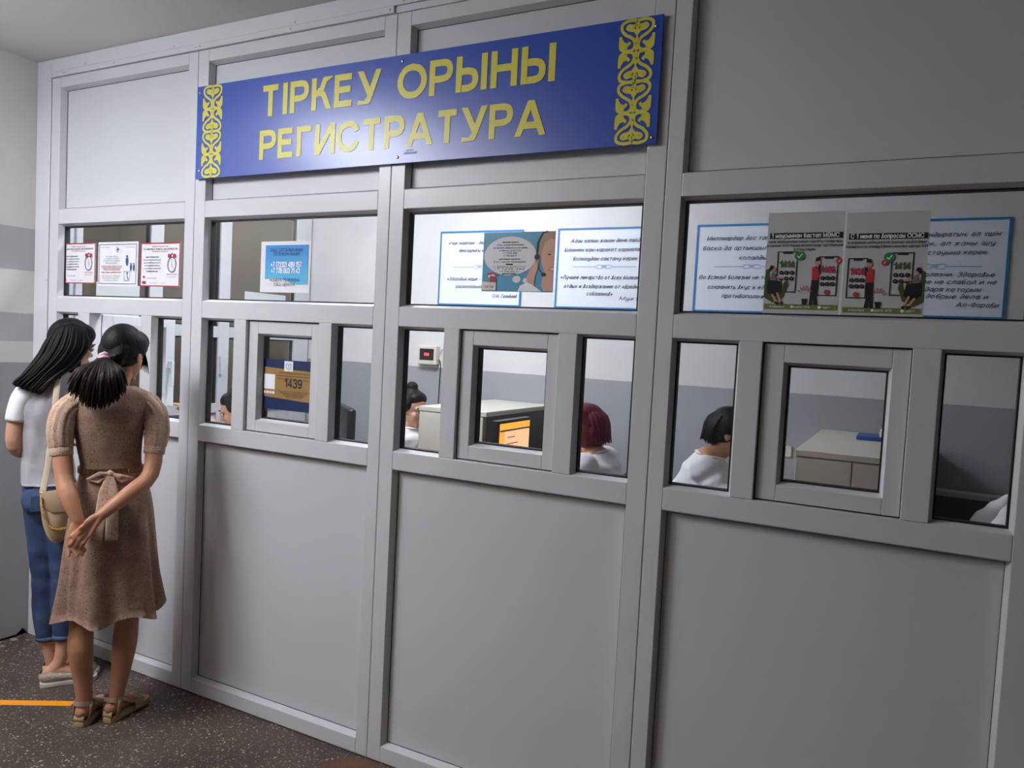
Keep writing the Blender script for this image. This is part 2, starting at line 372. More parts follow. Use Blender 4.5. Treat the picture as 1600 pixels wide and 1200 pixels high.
# stroke alphabet: width | polylines ; '~' smooth
G = {
'А':'.86|0,0 .43,1 .86,0;.17,.3 .69,.3','Б':'.68|.62,1 0,1 0,0;~0,.58 .4,.58 .64,.48 .66,.28 .6,.08 .38,0 0,0','В':'.68|0,0 0,1;~0,1 .4,1 .58,.9 .58,.64 .4,.54 0,.54;~0,.54 .45,.54 .66,.4 .66,.14 .45,0 0,0',
'Г':'.58|0,0 0,1 .58,1','Ғ':'.58|0,0 0,1 .58,1;-.12,.5 .35,.5','Д':'.85|.05,-.2 .05,0 .8,0 .8,-.2;.15,0 .25,1 .68,1 .68,0','Е':'.64|.64,0 0,0 0,1 .62,1;0,.53 .57,.53','Ж':'1|.5,0 .5,1;.95,1 .05,0;.05,1 .95,0',
'З':'.62|~.03,.8 .2,.98 .45,.98 .58,.8 .5,.6 .25,.54 .5,.5 .62,.3 .5,.05 .25,-.01 .0,.18','И':'.72|0,0 0,1;.72,0 .72,1;0,0 .72,1','Й':'.72|0,1 0,0 .72,1 .72,0;.2,1.2 .5,1.2','І':'.0|0,0 0,1','К':'.66|0,0 0,1;.06,.5 .3,.55 .46,.9 .64,1;.25,.55 .42,.46 .66,0',
'Қ':'.66|0,0 0,1;0,.5 .3,.55 .62,1;.28,.55 .66,0 .66,-.2','Л':'.75|0,0 .12,.1 .2,1 .72,1 .72,0','М':'.82|0,0 0,1 .41,.1 .82,1 .82,0','Н':'.68|0,0 0,1;.68,0 .68,1;0,.52 .68,.52','Ң':'.72|0,0 0,1;.64,1 .64,0 .74,0 .74,-.2;0,.52 .64,.52',
'О':'.86|~.43,1 .17,.92 .0,.66 .0,.34 .17,.08 .43,0 .69,.08 .86,.34 .86,.66 .69,.92 .43,1','Ө':'.8|~.4,1 .1,.85 0,.5 .1,.15 .4,0 .7,.15 .8,.5 .7,.85 .4,1;0,.5 .8,.5','П':'.68|0,0 0,1 .68,1 .68,0','Р':'.64|0,0 0,1;~0,1 .38,1 .58,.93 .64,.72 .58,.52 .38,.44 0,.44','С':'.78|~.8,.7 .68,.92 .42,1 .15,.9 0,.65 0,.35 .15,.1 .42,0 .68,.09 .8,.3',
'Т':'.72|.36,0 .36,1;0,1 .72,1','У':'.74|0,1 .4,.3;.74,1 .36,.13 .22,0 .04,.02','Ү':'.7|0,1 .35,.5 .7,1;.35,.5 .35,0','Ұ':'.7|0,1 .35,.5 .7,1;.35,.5 .35,0;.1,.3 .6,.3','Ф':'.85|.42,0 .42,1;~.42,.85 .1,.8 0,.5 .1,.22 .42,.17 .75,.22 .85,.5 .75,.8 .42,.85','Х':'.7|0,0 .7,1;0,1 .7,0','Ц':'.75|0,1 0,0 .75,0 .75,-.2;.66,0 .66,1','Ч':'.62|~0,1 0,.6 .2,.45 .6,.5;.62,1 .62,0',
'Ш':'1|0,1 0,0 1,0 1,1;.5,0 .5,1','Щ':'1|0,1 0,0 1.08,0 1.08,-.2;.5,0 .5,1;1,0 1,1','Ы':'.88|0,0 0,1;~0,.58 .33,.58 .52,.5 .58,.29 .52,.08 .33,0 0,0;.88,0 .88,1','Ь':'.6|0,0 0,1;~0,.55 .4,.55 .6,.4 .6,.15 .4,0 0,0','Э':'.7|~0,.75 .2,1 .5,.95 .68,.5 .5,.05 .2,0 0,.25;.25,.5 .68,.5','Ю':'.98|0,0 0,1;0,.5 .3,.5;~.65,1 .4,.85 .32,.5 .4,.15 .65,0 .9,.15 .98,.5 .9,.85 .65,1','Я':'.64|.64,0 .64,1;~.64,1 .25,1 .05,.88 .05,.6 .25,.48 .64,.48;.3,.48 0,0',
'Ә':'.78|~0,.75 .2,1 .5,.98 .76,.6 .7,.2 .4,0 .1,.1 0,.45;0,.5 .76,.5','C':'.78|~.8,.7 .68,.92 .42,1 .15,.9 0,.65 0,.35 .15,.1 .42,0 .68,.09 .8,.3','A':'.86|0,0 .43,1 .86,0;.17,.3 .69,.3','L':'.55|0,1 0,0 .55,0',
'а':'.5|~.5,.5 .3,.7 .05,.5 .02,.2 .2,0 .42,.1 .5,.3;.5,.68 .5,.08 .6,.0','е':'.5|~.02,.35 .5,.38 .45,.62 .25,.7 .04,.55 .02,.2 .2,0 .48,.1','о':'.52|~.26,.7 .04,.55 .02,.2 .2,0 .42,.08 .5,.35 .42,.62 .26,.7','р':'.5|0,-.3 0,.7;~0,.55 .3,.7 .5,.5 .45,.1 .2,0 0,.1','с':'.48|~.48,.6 .25,.7 .04,.5 .02,.2 .2,0 .48,.1','у':'.5|0,.7 .05,.25 .25,.05 .48,.3;~.5,.7 .5,-.1 .35,-.3 .05,-.2','д':'.5|~.5,.4 .3,.6 .05,.4 .1,.05 .4,.05 .5,.3 .5,.7 .3,1.0 .05,.95','б':'.5|~.02,.3 .2,0 .45,.1 .48,.4 .25,.55 .04,.4 .05,.8 .45,1','в':'.42|0,0 .1,.9 .3,.95 .2,.5 .42,.2 .2,0 0,0',
'ф':'.7|.35,-.3 .35,1;~.35,.6 .1,.65 .02,.3 .15,0 .35,.1 .55,0 .68,.3 .6,.65 .35,.6','і':'.1|.05,0 .05,.7;.05,.88 .05,.96',
'0':'.6|~.3,1 .06,.85 0,.5 .06,.15 .3,0 .54,.15 .6,.5 .54,.85 .3,1','1':'.32|0,.75 .28,1 .28,0','2':'.6|~.03,.75 .12,.95 .35,1 .56,.85 .5,.55 .2,.25 0,0;0,0 .6,0','3':'.6|~.03,.82 .2,1 .45,.98 .55,.75 .45,.55 .25,.53;~.25,.53 .5,.5 .6,.27 .48,.03 .2,0 0,.2','4':'.62|.46,0 .46,1 0,.28 .62,.28','5':'.6|.55,1 .1,1 .05,.55;~.05,.55 .35,.62 .6,.4 .52,.08 .25,0 0,.15','6':'.6|~.55,.88 .35,1 .1,.85 0,.4 .1,.08 .35,0 .58,.15 .58,.45 .35,.6 .05,.45','7':'.58|0,1 .58,1 .22,0','8':'.6|~.3,.53 .06,.68 .1,.95 .3,1 .5,.95 .54,.68 .3,.53 .02,.35 .06,.06 .3,0 .54,.06 .58,.35 .3,.53','9':'.6|~.05,.12 .25,0 .5,.15 .6,.6 .5,.92 .25,1 .02,.85 .02,.55 .25,.4 .55,.55',
'+':'.5|0,.45 .5,.45;.25,.2 .25,.7','(':'.25|~.25,1.1 .05,.8 .05,.2 .25,-.1',')':'.25|~0,1.1 .2,.8 .2,.2 0,-.1','-':'.35|0,.4 .35,.4','–':'.5|0,.4 .5,.4','.':'.1|.05,0 .05,.1','!':'.1|.05,.3 .05,1;.05,0 .05,.1',',':'.12|.1,.1 0,-.15','«':'.4|.2,.6 0,.35 .2,.1;.4,.6 .2,.35 .4,.1','»':'.4|0,.6 .2,.35 0,.1;.2,.6 .4,.35 .2,.1',':':'.1|.05,0 .05,.1;.05,.5 .05,.6'}
def glyph(ch):
    s = 1.0
    if ch not in G:
        if ch.upper() in G: ch = ch.upper(); s = .7
        else: return None
    w, body = G[ch].split('|'); st = []
    for part in body.split(';'):
        sm = part[0] == '~'; part = part.lstrip('~')
        pts = [tuple(float(q)*s for q in p.split(',')) for p in part.split()]
        st.append(([(p.x, p.y) for p in spline([V((a, b, 0)) for a, b in pts], 4)] if sm else pts))
    return float(w)*s, st
def text_w(s, gap=.28, space=.45):
    x = 0
    for ch in s:
        g = glyph(ch) if ch != ' ' else None
        x += (g[0]+gap) if g else space
    return x-gap
def text(bm, s, x, z, h, y, mi=0, weight=.16, width=None, center=False, shear=0, gap=.28, space=.45, clip=False):
    tw = text_w(s, gap, space); sx = (width/tw) if width else h
    if center: x -= tw*sx/2
    cx = 0
    for ch in s:
        g = glyph(ch) if ch != ' ' else None
        if not g: cx += space; continue
        for st in g[1]:
            ends = clip and len(st) < 4
            pts = [(x+(cx+p[0]+shear*p[1])*sx, z+p[1]*h) for p in st]
            if clip:
                # keep bars and bowls inside the cap height; cut diagonals flat at top and foot
                wt = weight*h; raw = st; bars = len(raw) > 4 or any(abs(a[1]-b[1]) < 1e-6 for a, b in zip(raw, raw[1:]))
                if len(raw) > 4: pts = [(q[0], z+wt/2+(q[1]-z)/h*(h-wt)) for q in pts]
                elif bars: pts = [(q[0], min(max(q[1], z+wt/2), z+h-wt/2) if _bar(raw, n_) else q[1]) for n_, q in enumerate(pts)]
                e0 = wt*.6 if not bars else 0
                ribbon(bm, pts, wt, y, mi, clip=(z, z+h), ext=e0)
            else: ribbon(bm, pts, weight*h, y, mi, ext=weight*h*.25)
        cx += g[0]+gap
def _bar(st, k):
    return any(0 <= q < len(st) and abs(st[q][1]-st[k][1]) < 1e-6 for q in (k-1, k+1))
def _horiz(st): return all(abs(p[1]-st[0][1]) < 1e-6 for p in st)

# ============================================================ SETTING
CZ = 2.895
ceilM = mat('ceiling_paint', (224, 220, 218), .9, bump=(3, .3), var=(1.5, .03))
bm = B(); box(bm, -.70, 8.0, -6.0, .07, -.1, 0); struct(link('floor', bm, floor_mat()))
bm = B(); box(bm, -4.0, 8.0, .072, 2.1, -.1, 0); f2 = struct(link('floor', bm, mat('office_floor', (120, 96, 78), .5)))
bm = B(); box(bm, -4.0, 8.0, -6.0, 2.1, CZ, CZ+.1); struct(link('ceiling', bm, ceilM))
# left corridor wall with a crumbled foot
bm = B()
ys = [.06-.03*i for i in range(0, 203)]
front, back = [], []
for i, y in enumerate(ys):
    zb = .012+.035*max(0, math.sin(i*.9)+.5*math.sin(i*2.3)) if y < -.02 else .0
    front.append((bm.verts.new((-.578, y, zb)), bm.verts.new((-.578, y, CZ))))
    back.append((bm.verts.new((-.70, y, zb)), bm.verts.new((-.70, y, CZ))))
for a, b, c, d in zip(front, front[1:], back, back[1:]):
    bm.faces.new((a[0], b[0], b[1], a[1])); bm.faces.new((c[0], c[1], d[1], d[0])); bm.faces.new((a[0], c[0], d[0], b[0]))
struct(link('wall_left', bm, band_wall_mat('corridor_paint', (206, 204, 198), (150, 151, 153), 1.405, True)))
bm = B(); box(bm, 7.9, 8.0, -6, 2.1, 0, CZ); struct(link('wall_right', bm, mat('corridor_far_paint', (150, 148, 144), .8)))
bm = B(); box(bm, -.7, 7.9, -6.1, -6, 0, CZ); struct(link('wall_front', bm, mat('corridor_far_paint', (150, 148, 144), .8)))
bm = B(); box(bm, -.54, 7.9, 1.95, 2.05, 0, CZ)
struct(link('wall_back', bm, band_wall_mat('office_paint', (214, 213, 213), (158, 160, 165), 1.437)))
# annex beyond the glazed side partition
bm = B(); box(bm, -3.1, -3.0, -.1, 2.3, 0, CZ); box(bm, -3.0, -.62, 2.15, 2.3, 0, CZ); box(bm, -3.0, -.71, -.1, .02, 0, CZ)
struct(link('wall_annex', bm, mat('annex_paint', (124, 118, 108), .8, var=(2, .06))))
# trims: filler boards round the partition
def trim(name, bs, bev=.0015):
    bm = B()
    for b in bs: box(bm, *b)
    bevel_all(bm, bev, 1); return struct(link(name, bm, PVC))
def screw(parent, x, z, y, r=.0045):
    bm = B(); ell(bm, (0, 0, 0), (r, .0022, r), seg=2)
    o = link('screw', bm, STEEL, parent, True, (x, y, z)); return o
t1 = trim('trim_1', [(-.464, 3.72, -.006, .05, 2.832, 2.894)])
t2 = trim('trim_2', [(-.456, 1.603, -.010, .05, 2.8055, 2.8305)])
t3 = trim('trim_3', [(-.5775, -.4665, -.004, .05, .0, 2.894)])
t4 = trim('trim_4', [(1.606, 3.72, -.002, .05, 2.8055, 2.8305)])
for x in (-.448, -.36, -.345, .02, .56, .585, 1.1, 1.585): screw(t2, x, 2.818, -.0105, .004)
for x in (-.2, .42, 1.12, 1.64): screw(t1, x, 2.842, -.0065, .004)
for z in (2.79, 2.4, 1.82, 1.2): screw(t3, -.476, z, -.0045, .003)

# ============================================================ FRONT PARTITION UNITS
J = [-.4645, .5688, 1.6141, 2.6553, 3.70]
OL = [-.3948, .6336, 1.6764, 2.7075]; OR = [.5094, 1.5577, 2.5902, 3.6234]
MU = [(-.2216, -.1356, .2389, .3105), (.8317, .902, 1.2954, 1.3603), (1.8775, 1.9413, 2.3254, 2.3919), (2.9102, 2.9759, 3.3637, 3.4317)]
ZP0, ZP1, ZS0, ZS1, ZW0, ZW1, ZU0, ZU1, ZT = .0641, 1.1292, 1.1986, 1.664, 1.7358, 2.0945, 2.1651, 2.7536, 2.804
SASH = {1: (.956, 1.247, 1.246, 1.609), 2: (1.992, 2.281, 1.251, 1.609), 3: (3.037, 3.317, 1.249, 1.607)}
def bead(bm, x0, x1, z0, z1, y=.013, t=.009):
    """sloped glazing bead just inside an opening"""
    o = [(x0, z0), (x1, z0), (x1, z1), (x0, z1)]; i = [(x0+t, z0+t), (x1-t, z0+t), (x1-t, z1-t), (x0+t, z1-t)]
    ov = [bm.verts.new((p[0], y-.011, p[1])) for p in o]; iv = [bm.verts.new((p[0], .030, p[1])) for p in i]
    ob = [bm.verts.new((p[0], .046, p[1])) for p in o]; ib = [bm.verts.new((p[0], .046, p[1])) for p in i]
    for k in range(4):
        l = (k+1) % 4
        bm.faces.new((ov[k], ov[l], iv[l], iv[k])); bm.faces.new((iv[k], iv[l], ib[l], ib[k])); bm.faces.new((ov[k], ob[k], ob[l], ov[l])); bm.faces.new((ib[k], ib[l], ob[l], ob[k]))
def gasket(bm, x0, x1, z0, z1, ya=.0285, yb=.054, t=.0045):
    box(bm, x0, x1, ya, yb, z0, z0+t); box(bm, x0, x1, ya, yb, z1-t, z1)
    box(bm, x0, x0+t, ya, yb, z0+t, z1-t); box(bm, x1-t, x1, ya, yb, z0+t, z1-t)
def pane(name, parent, x0, x1, z0, z1, y=.036):
    """glass with its rubber seal as a sub-part"""
    bm = B(); box(bm, x0+.004, x1-.004, y, y+.004, z0+.004, z1-.004)
    g = link(name, bm, GLASS, parent)
    bm = B(); gasket(bm, x0+.009, x1-.009, z0+.009, z1-.009); link('gasket', bm, GASKET, g)
    return g
where = ['leftmost, at the corridor corner, behind the two standing visitors',
         'second from left, dark 1439 sticker in its hatch',
         'third from left, smiling operator poster in its top window',
         'rightmost and nearest, two phone flyers in its top window']
for k in range(4):
    u = thing('partition_unit', 'white plastic partition bay: '+where[k], 'partition', ((J[k]+J[k+1])/2, 0, 0), 0, 'white glazed partition bays of the registry')
    ox = u.location.x
    def lk(name, bm, m, parent=None):
        bm.transform(Matrix.Translation((-ox, 0, 0))) if (parent is None or parent is u) else None
        return link(name, bm, m, parent or u)
    l, r = OL[k], OR[k]; a, b, c, d = MU[k]
    bm = B()
    g = .0012
    box(bm, J[k]+g, l, 0, .062, 0.004, ZT); box(bm, r, J[k+1]-g, 0, .062, 0.004, ZT)
    for z0, z1 in ((.004, ZP0), (ZP1, ZS0), (ZS1, ZW0), (ZW1, ZU0), (ZU1, ZT)): box(bm, l, r, 0, .062, z0, z1)
    for x0, x1 in ((a, b), (c, d)): box(bm, x0, x1, -.0015, .062, ZS0, ZS1)
    bevel_all(bm, .0022, 2)
    for x0, x1, z0, z1 in ((l, r, ZP0, ZP1), (l, r, ZU0, ZU1), (l, r, ZW0, ZW1), (l, a, ZS0, ZS1), (d, r, ZS0, ZS1)): bead(bm, x0, x1, z0, z1)
    lk('frame', bm, PVC)
    for z0, z1, nm in ((ZP0, ZP1, 'lower_panel'), (ZU0, ZU1, 'upper_panel')):
        bm = B(); box(bm, l+.004, r-.004, .032, .048, z0+.004, z1-.004)
        pn = lk(nm, bm, PANEL)
        bm = B(); gasket(bm, l+.008, r-.008, z0+.008, z1-.008, .0295, .0325, .0022); bm.transform(Matrix.Translation((-ox, 0, 0))); link('gasket', bm, GASKET, pn)
    def gl(name, x0, x1, z0, z1): return pane(name, u, x0-ox, x1-ox, z0, z1)
    gl('transom_glass', l, r, ZW0, ZW1); gl('side_glass', l, a, ZS0, ZS1); gl('side_glass', d, r, ZS0, ZS1)
    if k in SASH:
        x0, x1, z0, z1 = SASH[k]; x0 -= ox; x1 -= ox
        X0, X1, Z0, Z1 = b+.004-ox, c-.002-ox, ZS0+.004, ZS1-.004
        bm = B()
        box(bm, X0, x0, .014, .075, Z0, Z1); box(bm, x1, X1, .014, .075, Z0, Z1); box(bm, x0, x1, .014, .075, Z0, z0); box(bm, x0, x1, .014, .075, z1, Z1)
        bevel_all(bm, .002, 2)
        t_ = .009
        o_ = [(x0, z0), (x1, z0), (x1, z1), (x0, z1)]; i_ = [(x0+t_, z0+t_), (x1-t_, z0+t_), (x1-t_, z1-t_), (x0+t_, z1-t_)]
        ov = [bm.verts.new((p[0], .016, p[1])) for p in o_]; iv = [bm.verts.new((p[0], .042, p[1])) for p in i_]
        for q in range(4): bm.faces.new((ov[q], ov[(q+1) % 4], iv[(q+1) % 4], iv[q]))
        s = link('hatch_sash', bm, PVC, u)
        bm = B(); box(bm, x0+.004, x1-.004, .048, .052, z0+.004, z1-.004); link('hatch_glass', bm, GLASS, s)
        bm = B(); gasket(bm, x0+.009, x1-.009, z0+.009, z1-.009, .040, .068); link('gasket', bm, GASKET, s)
        bm = B(); gasket(bm, X0-.003, X1+.002, Z0-.0035, Z1+.0035, .02, .05, .003); link('seal', bm, GASKET, s)
    else:
        # sash swung inwards, hinged on the left jamb
        Mx = Matrix.Translation((b+.006-ox, .064, 0)) @ Matrix.Rotation(math.radians(78), 4, 'Z')
        W = c-b-.012; Z0, Z1 = ZS0+.004, ZS1-.004
        bm = B()
        for q in ((0, .048, 0, .058, Z0, Z1), (W-.048, W, 0, .058, Z0, Z1), (.048, W-.048, 0, .058, Z0, Z0+.048), (.048, W-.048, 0, .058, Z1-.048, Z1)): box(bm, *q, M=Mx)
        bevel_all(bm, .002, 2); s = link('hatch_sash', bm, PVC, u)
        bm = B(); box(bm, .044, W-.044, .028, .032, Z0+.044, Z1-.044, M=Mx); link('hatch_glass', bm, GLASS, s)
        bm = B(); box(bm, W-.035, W-.015, -.03, 0, 1.40, 1.44, M=Mx); box(bm, W-.033, W-.017, -.038, -.022, 1.31, 1.44, M=Mx); bevel_all(bm, .003, 2); link('handle', bm, PVC, s)

# ============================================================ SIGN
sg = thing('hall_sign', 'long blue board with yellow Cyrillic registry lettering, screwed across the upper partition', 'sign', (1.6, -.01, 2.45))
SL = -.006  # the board hangs a touch lower on its right
bm = B()
SX0, SX1, SZ0, SZ1 = .588-1.6, 2.624-1.6, 2.256-2.45, 2.645-2.45
box(bm, SX0, SX1, -.006, 0, SZ0, SZ1); bevel_all(bm, .0008, 1)
bd = link('board', bm, BLUE, sg)
bm = B()
text(bm, 'ТІРКЕУ ОРЫНЫ', .972-1.6, 2.484-2.45, .1235, -.0072, 0, .195, width=1.285, clip=True, gap=.33, space=.55)
text(bm, 'РЕГИСТРАТУРА', .972-1.6, 2.313-2.45, .1165, -.0072, 0, .195, width=1.262, clip=True, gap=.30)
link('lettering', bm, YEL, sg)
def ornament(bm, x0, x1, z0, z1, y):
    n = 4; H = (z1-z0)/n; W = x1-x0; cx = (x0+x1)/2
    half = [('~', [(0, .97), (.22, 1.0), (.43, .92), (.46, .74), (.34, .56), (.14, .42), (.05, .26), (.07, .1), (.18, .02), (.36, .03)]),
            ('~', [(.36, .03), (.47, .12), (.485, .3), (.485, .5)]), ('~', [(.47, .40), (.38, .27), (.26, .22), (.20, .30)]), ('~', [(.47, .30), (.38, .16), (.27, .13)]),
            ('~', [(0, .88), (.1, .80), (.24, .84), (.30, .76), (.20, .69), (.08, .66), (0, .54)]), ('', [(0, .97), (0, .56)]), ('', [(0, .42), (0, .02)])]
    for t in range(n):
        zt = z1-(t+1)*H; fl = t % 2 == 1
        for sgn in (-1, 1):
            for sm, pts in half:
                p = [(a, (1-b if fl else b)) for a, b in pts]
                if sm: p = [(q.x, q.y) for q in spline([V((a, b, 0)) for a, b in p], 4)]
                ribbon(bm, [(cx+sgn*a*W, zt+b*H) for a, b in p], .0098, y, 0, ext=.001)
            if True:
                for cxx, czz, rr in ((.15, .76, .075), (.33, .24, .06), (.45, .22, .06)):
                    disc(bm, cx+sgn*cxx*W, zt+(1-czz if fl else czz)*H, rr*H, y, 0, 10, rx=rr*1.3*H)
        rect(bm, cx-.012*W*2, cx+.012*W*2, zt+H*.3, zt+H*.62, y)
for x0, x1 in ((.627-1.6, .738-1.6), (2.488-1.6, 2.597-1.6)):
    bm = B(); ornament(bm, x0, x1, SZ0+.006, SZ1-.006, -.0070); link('ornament', bm, YEL, sg)
for x, z in ((.605, 2.618), (.612, 2.289), (1.656, 2.622), (1.652, 2.279), (2.602, 2.612), (2.609, 2.275)):
    screw(sg, x-1.6, z-2.45, -.0075, .0055)
bm = B()
for q in ((.0, .0, .055, .008), (.01, .012, .03, .004)): rect(bm, .11+q[0]-.03, .11+q[0]+q[2]-.03, -.163+q[1], -.163+q[1]+q[3], -.0068)
link('paint_scrape', bm, mat('scrape', (72, 108, 176), .4), sg)

# ============================================================ PAPERS ON THE GLASS
def sheet(name, label, cat, x0, x1, z0, z1, y=.0345, m=PAPER, group=None, rz=0, curl=0, facing=1):
    """thin sheet centred on an empty-free mesh, origin at its lower middle"""
    bm = B(); w = (x1-x0)/2; h = z1-z0; n = 8
    xs = [-w+2*w*i/n for i in range(n+1)]
    A_ = [bm.verts.new((x, curl*math.sin(i*1.3), 0)) for i, x in enumerate(xs)]; A2 = [bm.verts.new((x, curl*math.cos(i*1.1), h)) for i, x in enumerate(xs)]
    B_ = [bm.verts.new(v.co+V((0, .0008, 0))) for v in A_]; B2 = [bm.verts.new(v.co+V((0, .0008, 0))) for v in A2]
    for i in range(n):
        bm.faces.new((A_[i], A_[i+1], A2[i+1], A2[i])); bm.faces.new((B_[i+1], B_[i], B2[i], B2[i+1]))
        bm.faces.new((B_[i], B_[i+1], A_[i+1], A_[i])); bm.faces.new((A2[i], A2[i+1], B2[i+1], B2[i]))
    bm.faces.new((A_[0], A2[0], B2[0], B_[0])); bm.faces.new((A_[n], B_[n], B2[n], A2[n]))
    o = link(name, bm, m, None, False, ((x0+x1)/2, y, z0), (0, 0, rz)); tag(o, label, cat, group)
    return o, w, h
YP = -.0022
def lines(bm, rows, mi=0):
    """rows: (text, x centre, z, height, width)"""
    for s, x, z, h, w in rows: text(bm, s, x, z, h, YP, mi, .13, width=w, center=True)
def clock_notice(x0, x1, z0, z1, label):
    o, w, h = sheet('notice', label, 'notice', x0, x1, z0, z1, group='small paper notices in the leftmost top window', curl=.001)
    bm = B(); rectline(bm, -w, w, 0, h, .005, YP, 0); link('border', bm, RED, o)
    bm = B()
    text(bm, 'Қадірлі пациенттер', 0, h*.90, .007, YP, 1, .14, width=w*.8, center=True)
    text(bm, 'Сіз дәрігерге жазылу үшін келдіңіз бе', 0, h*.84, .0075, YP, 0, .18, width=w*1.7, center=True)
    text(bm, 'Уважаемые пациенты', 0, h*.79, .006, YP, 1, .14, width=w*.8, center=True)
    for i, ww in enumerate((.7, .95, .9, .8, .92, .6)):
        text(bm, 'прием по предварительной записи'[i:i+24], -w*.38, h*(.66-.065*i), .0065, YP, 0, .15, width=w*ww*.95, center=True)
    text(bm, 'Время приема', w*.62, h*.27, .006, YP, 1, .15, width=w*.5, center=True); text(bm, 'минут', w*.62, h*.21, .006, YP, 1, .15, width=w*.4, center=True)
    text(bm, 'регистратура', -w*.4, h*.18, .005, YP, 0, .13, width=w*.5, center=True); text(bm, 'телефон - сайт', -w*.1, h*.07, .0045, YP, 0, .13, width=w*.8, center=True)
    link('lettering', bm, [INK, RED], o)
    bm = B(); cx, cz, R = w*.6, h*.5, h*.17
    pts = [(cx+R*.8*math.cos(t*PI/10), cz+R*math.sin(t*PI/10)) for t in range(21)]
    ribbon(bm, pts, .0035, YP, 0); ribbon(bm, [(cx, cz+R*.8), (cx, cz), (cx+R*.3, cz-R*.5)], .0015, YP, 0)
    for s_ in (-1, 1): disc(bm, cx+s_*R*.5, cz+R*1.15, R*.3, YP, 1, 12)
    ribbon(bm, [(cx-R*.6, cz+R*1.0), (cx, cz+R*1.5), (cx+R*.9, cz+R*.9)], .004, YP, 1)
    link('alarm_clock_drawing', bm, [INK, RED], o)
    bm = B(); rect(bm, -w*.88, -w*.7, h*.06, h*.12, YP); disc(bm, -w*.8, h*.22, h*.03, YP); link('emblem', bm, RED, o)
clock_notice(-.414, -.148, 1.807, 2.004, 'red-bordered paper notice with a drawn alarm clock, leftmost in the corner top window')
clock_notice(.179, .447, 1.798, 1.997, 'red-bordered paper notice with a drawn alarm clock, right of the white notice with blue figures')
o, w, h = sheet('notice', 'white paper notice with a grey frame and small blue figures, between two red-bordered notices', 'notice', -.130, .160, 1.797, 2.005, group='small paper notices in the leftmost top window')
bm = B(); rectline(bm, -w*.94, w*.94, h*.05, h*.95, .0025, YP); link('border', bm, GREYINK, o)
bm = B()
text(bm, 'Министерство', -w*.62, h*.87, .005, YP, 0, .13, width=w*.45, center=True); text(bm, 'поликлиника', w*.62, h*.87, .005, YP, 0, .13, width=w*.45, center=True)
for i in range(4): text(bm, 'вне очереди обслуживаются'[i*2:i*2+18], -w*.28, h*(.66-.05*i), .006, YP, 0, .14, width=w*(.6+.1*(i % 3)), center=True)
for i in range(3): text(bm, 'беременные женщины, инвалиды и ветераны', -w*.28, h*(.44-.04*i), .0058, YP, 1, .15, width=w*(1.05-.12*i), center=True)
text(bm, 'лица старше семидесяти лет', -w*.3, h*.30, .0065, YP, 1, .2, width=w*1.0, center=True)
for i in range(3): text(bm, 'дети до пяти лет с родителями', -w*.3, h*(.22-.05*i), .0055, YP, 0, .13, width=w*(.9-.1*i), center=True)
link('lettering', bm, [GREYINK, RED], o)
bm = B()
ribbon(bm, [(-.006, h*.88), (.006, h*.86), (.007, h*.80), (0, h*.76), (-.007, h*.8), (-.006, h*.88)], .0018, YP); disc(bm, .002, h*.83, .005, YP); link('emblem', bm, NAVYINK, o); bm = B()
def figure(x, z, s):
    disc(bm, x, z+s*.88, s*.11, YP); poly(bm, [(x-s*.14, z+s*.74), (x+s*.14, z+s*.74), (x+s*.18, z+s*.35), (x+s*.06, z), (x-s*.06, z), (x-s*.18, z+s*.35)], YP)
for fa in ((w*.48, h*.46, .05), (w*.68, h*.34, .038), (w*.82, h*.34, .038)):
    figure(*fa); link('figure_pictogram', bm, NAVYINK, o); bm = B()
rectline(bm, w*.34, w*.64, h*.12, h*.34, .0012, YP); disc(bm, w*.5, h*.30, .005, YP)
ribbon(bm, [(w*.5, h*.28), (w*.5, h*.21), (w*.58, h*.16)], .003, YP)
ribbon(bm, [(w*.47+.014*math.cos(t*.3), h*.19+.014*math.sin(t*.3)) for t in range(10, 22)], .002, YP)
link('wheelchair_pictogram', bm, NAVYINK, o)

# call-centre sheet
def grad_blue():
    m = mat('blue_print', (40, 150, 214), .45); nt = m.node_tree; b = nt.nodes['Principled BSDF']
    tc = nt.nodes['Texture Coordinate']; sp = nt.nodes.new('ShaderNodeSeparateXYZ'); nt.links.new(tc.outputs['Object'], sp.inputs[0])
    mr = nt.nodes.new('ShaderNodeMath'); mr.operation = 'DIVIDE'; mr.inputs[1].default_value = .2; nt.links.new(sp.outputs['Z'], mr.inputs[0])
    nt.links.new(ramp(nt, mr.outputs[0], [(.15, srgb((84, 186, 226))), (.9, srgb((26, 132, 208)))]), b.inputs['Base Color']); return m
o, w, h = sheet('notice', 'light blue call-centre phone number sheet with white margins in the second bay top window', 'notice', .937, 1.206, 1.782, 1.991)
bm = B()
top = h*.925; pts = [(-w*.80, top), (w*.93, top), (w*.93, h*.17), (w*.6, h*.16), (w*.3, h*.19), (w*.05, h*.24), (-w*.2, h*.27), (-w*.5, h*.29), (-w*.8, h*.26)]
poly(bm, pts[::-1], -.0012); link('printed_field', bm, grad_blue(), o)
bm = B()
lines(bm, [('CALL ОРТАЛЫҒЫНЫҢ', w*.06, h*.80, .0125, w*1.3), ('ТЕЛЕФОН НӨМІРІ', w*.06, h*.72, .0125, w*1.05), ('НОМЕРА ТЕЛЕФОНА', w*.02, h*.215, .0125, w*1.2), ('CALL-ЦЕНТРА', w*.02, h*.13, .0125, w*.85)], 0)
text(bm, '+7 (7232) 489 157', w*.06, h*.50, .019, YP, 1, .2, width=w*1.22, center=True); text(bm, '+7 778 003 71 43', w*.04, h*.38, .019, YP, 1, .2, width=w*1.15, center=True)
link('lettering', bm, [mat('dark_blue_ink', (22, 54, 104), .6), WHITEINK], o)

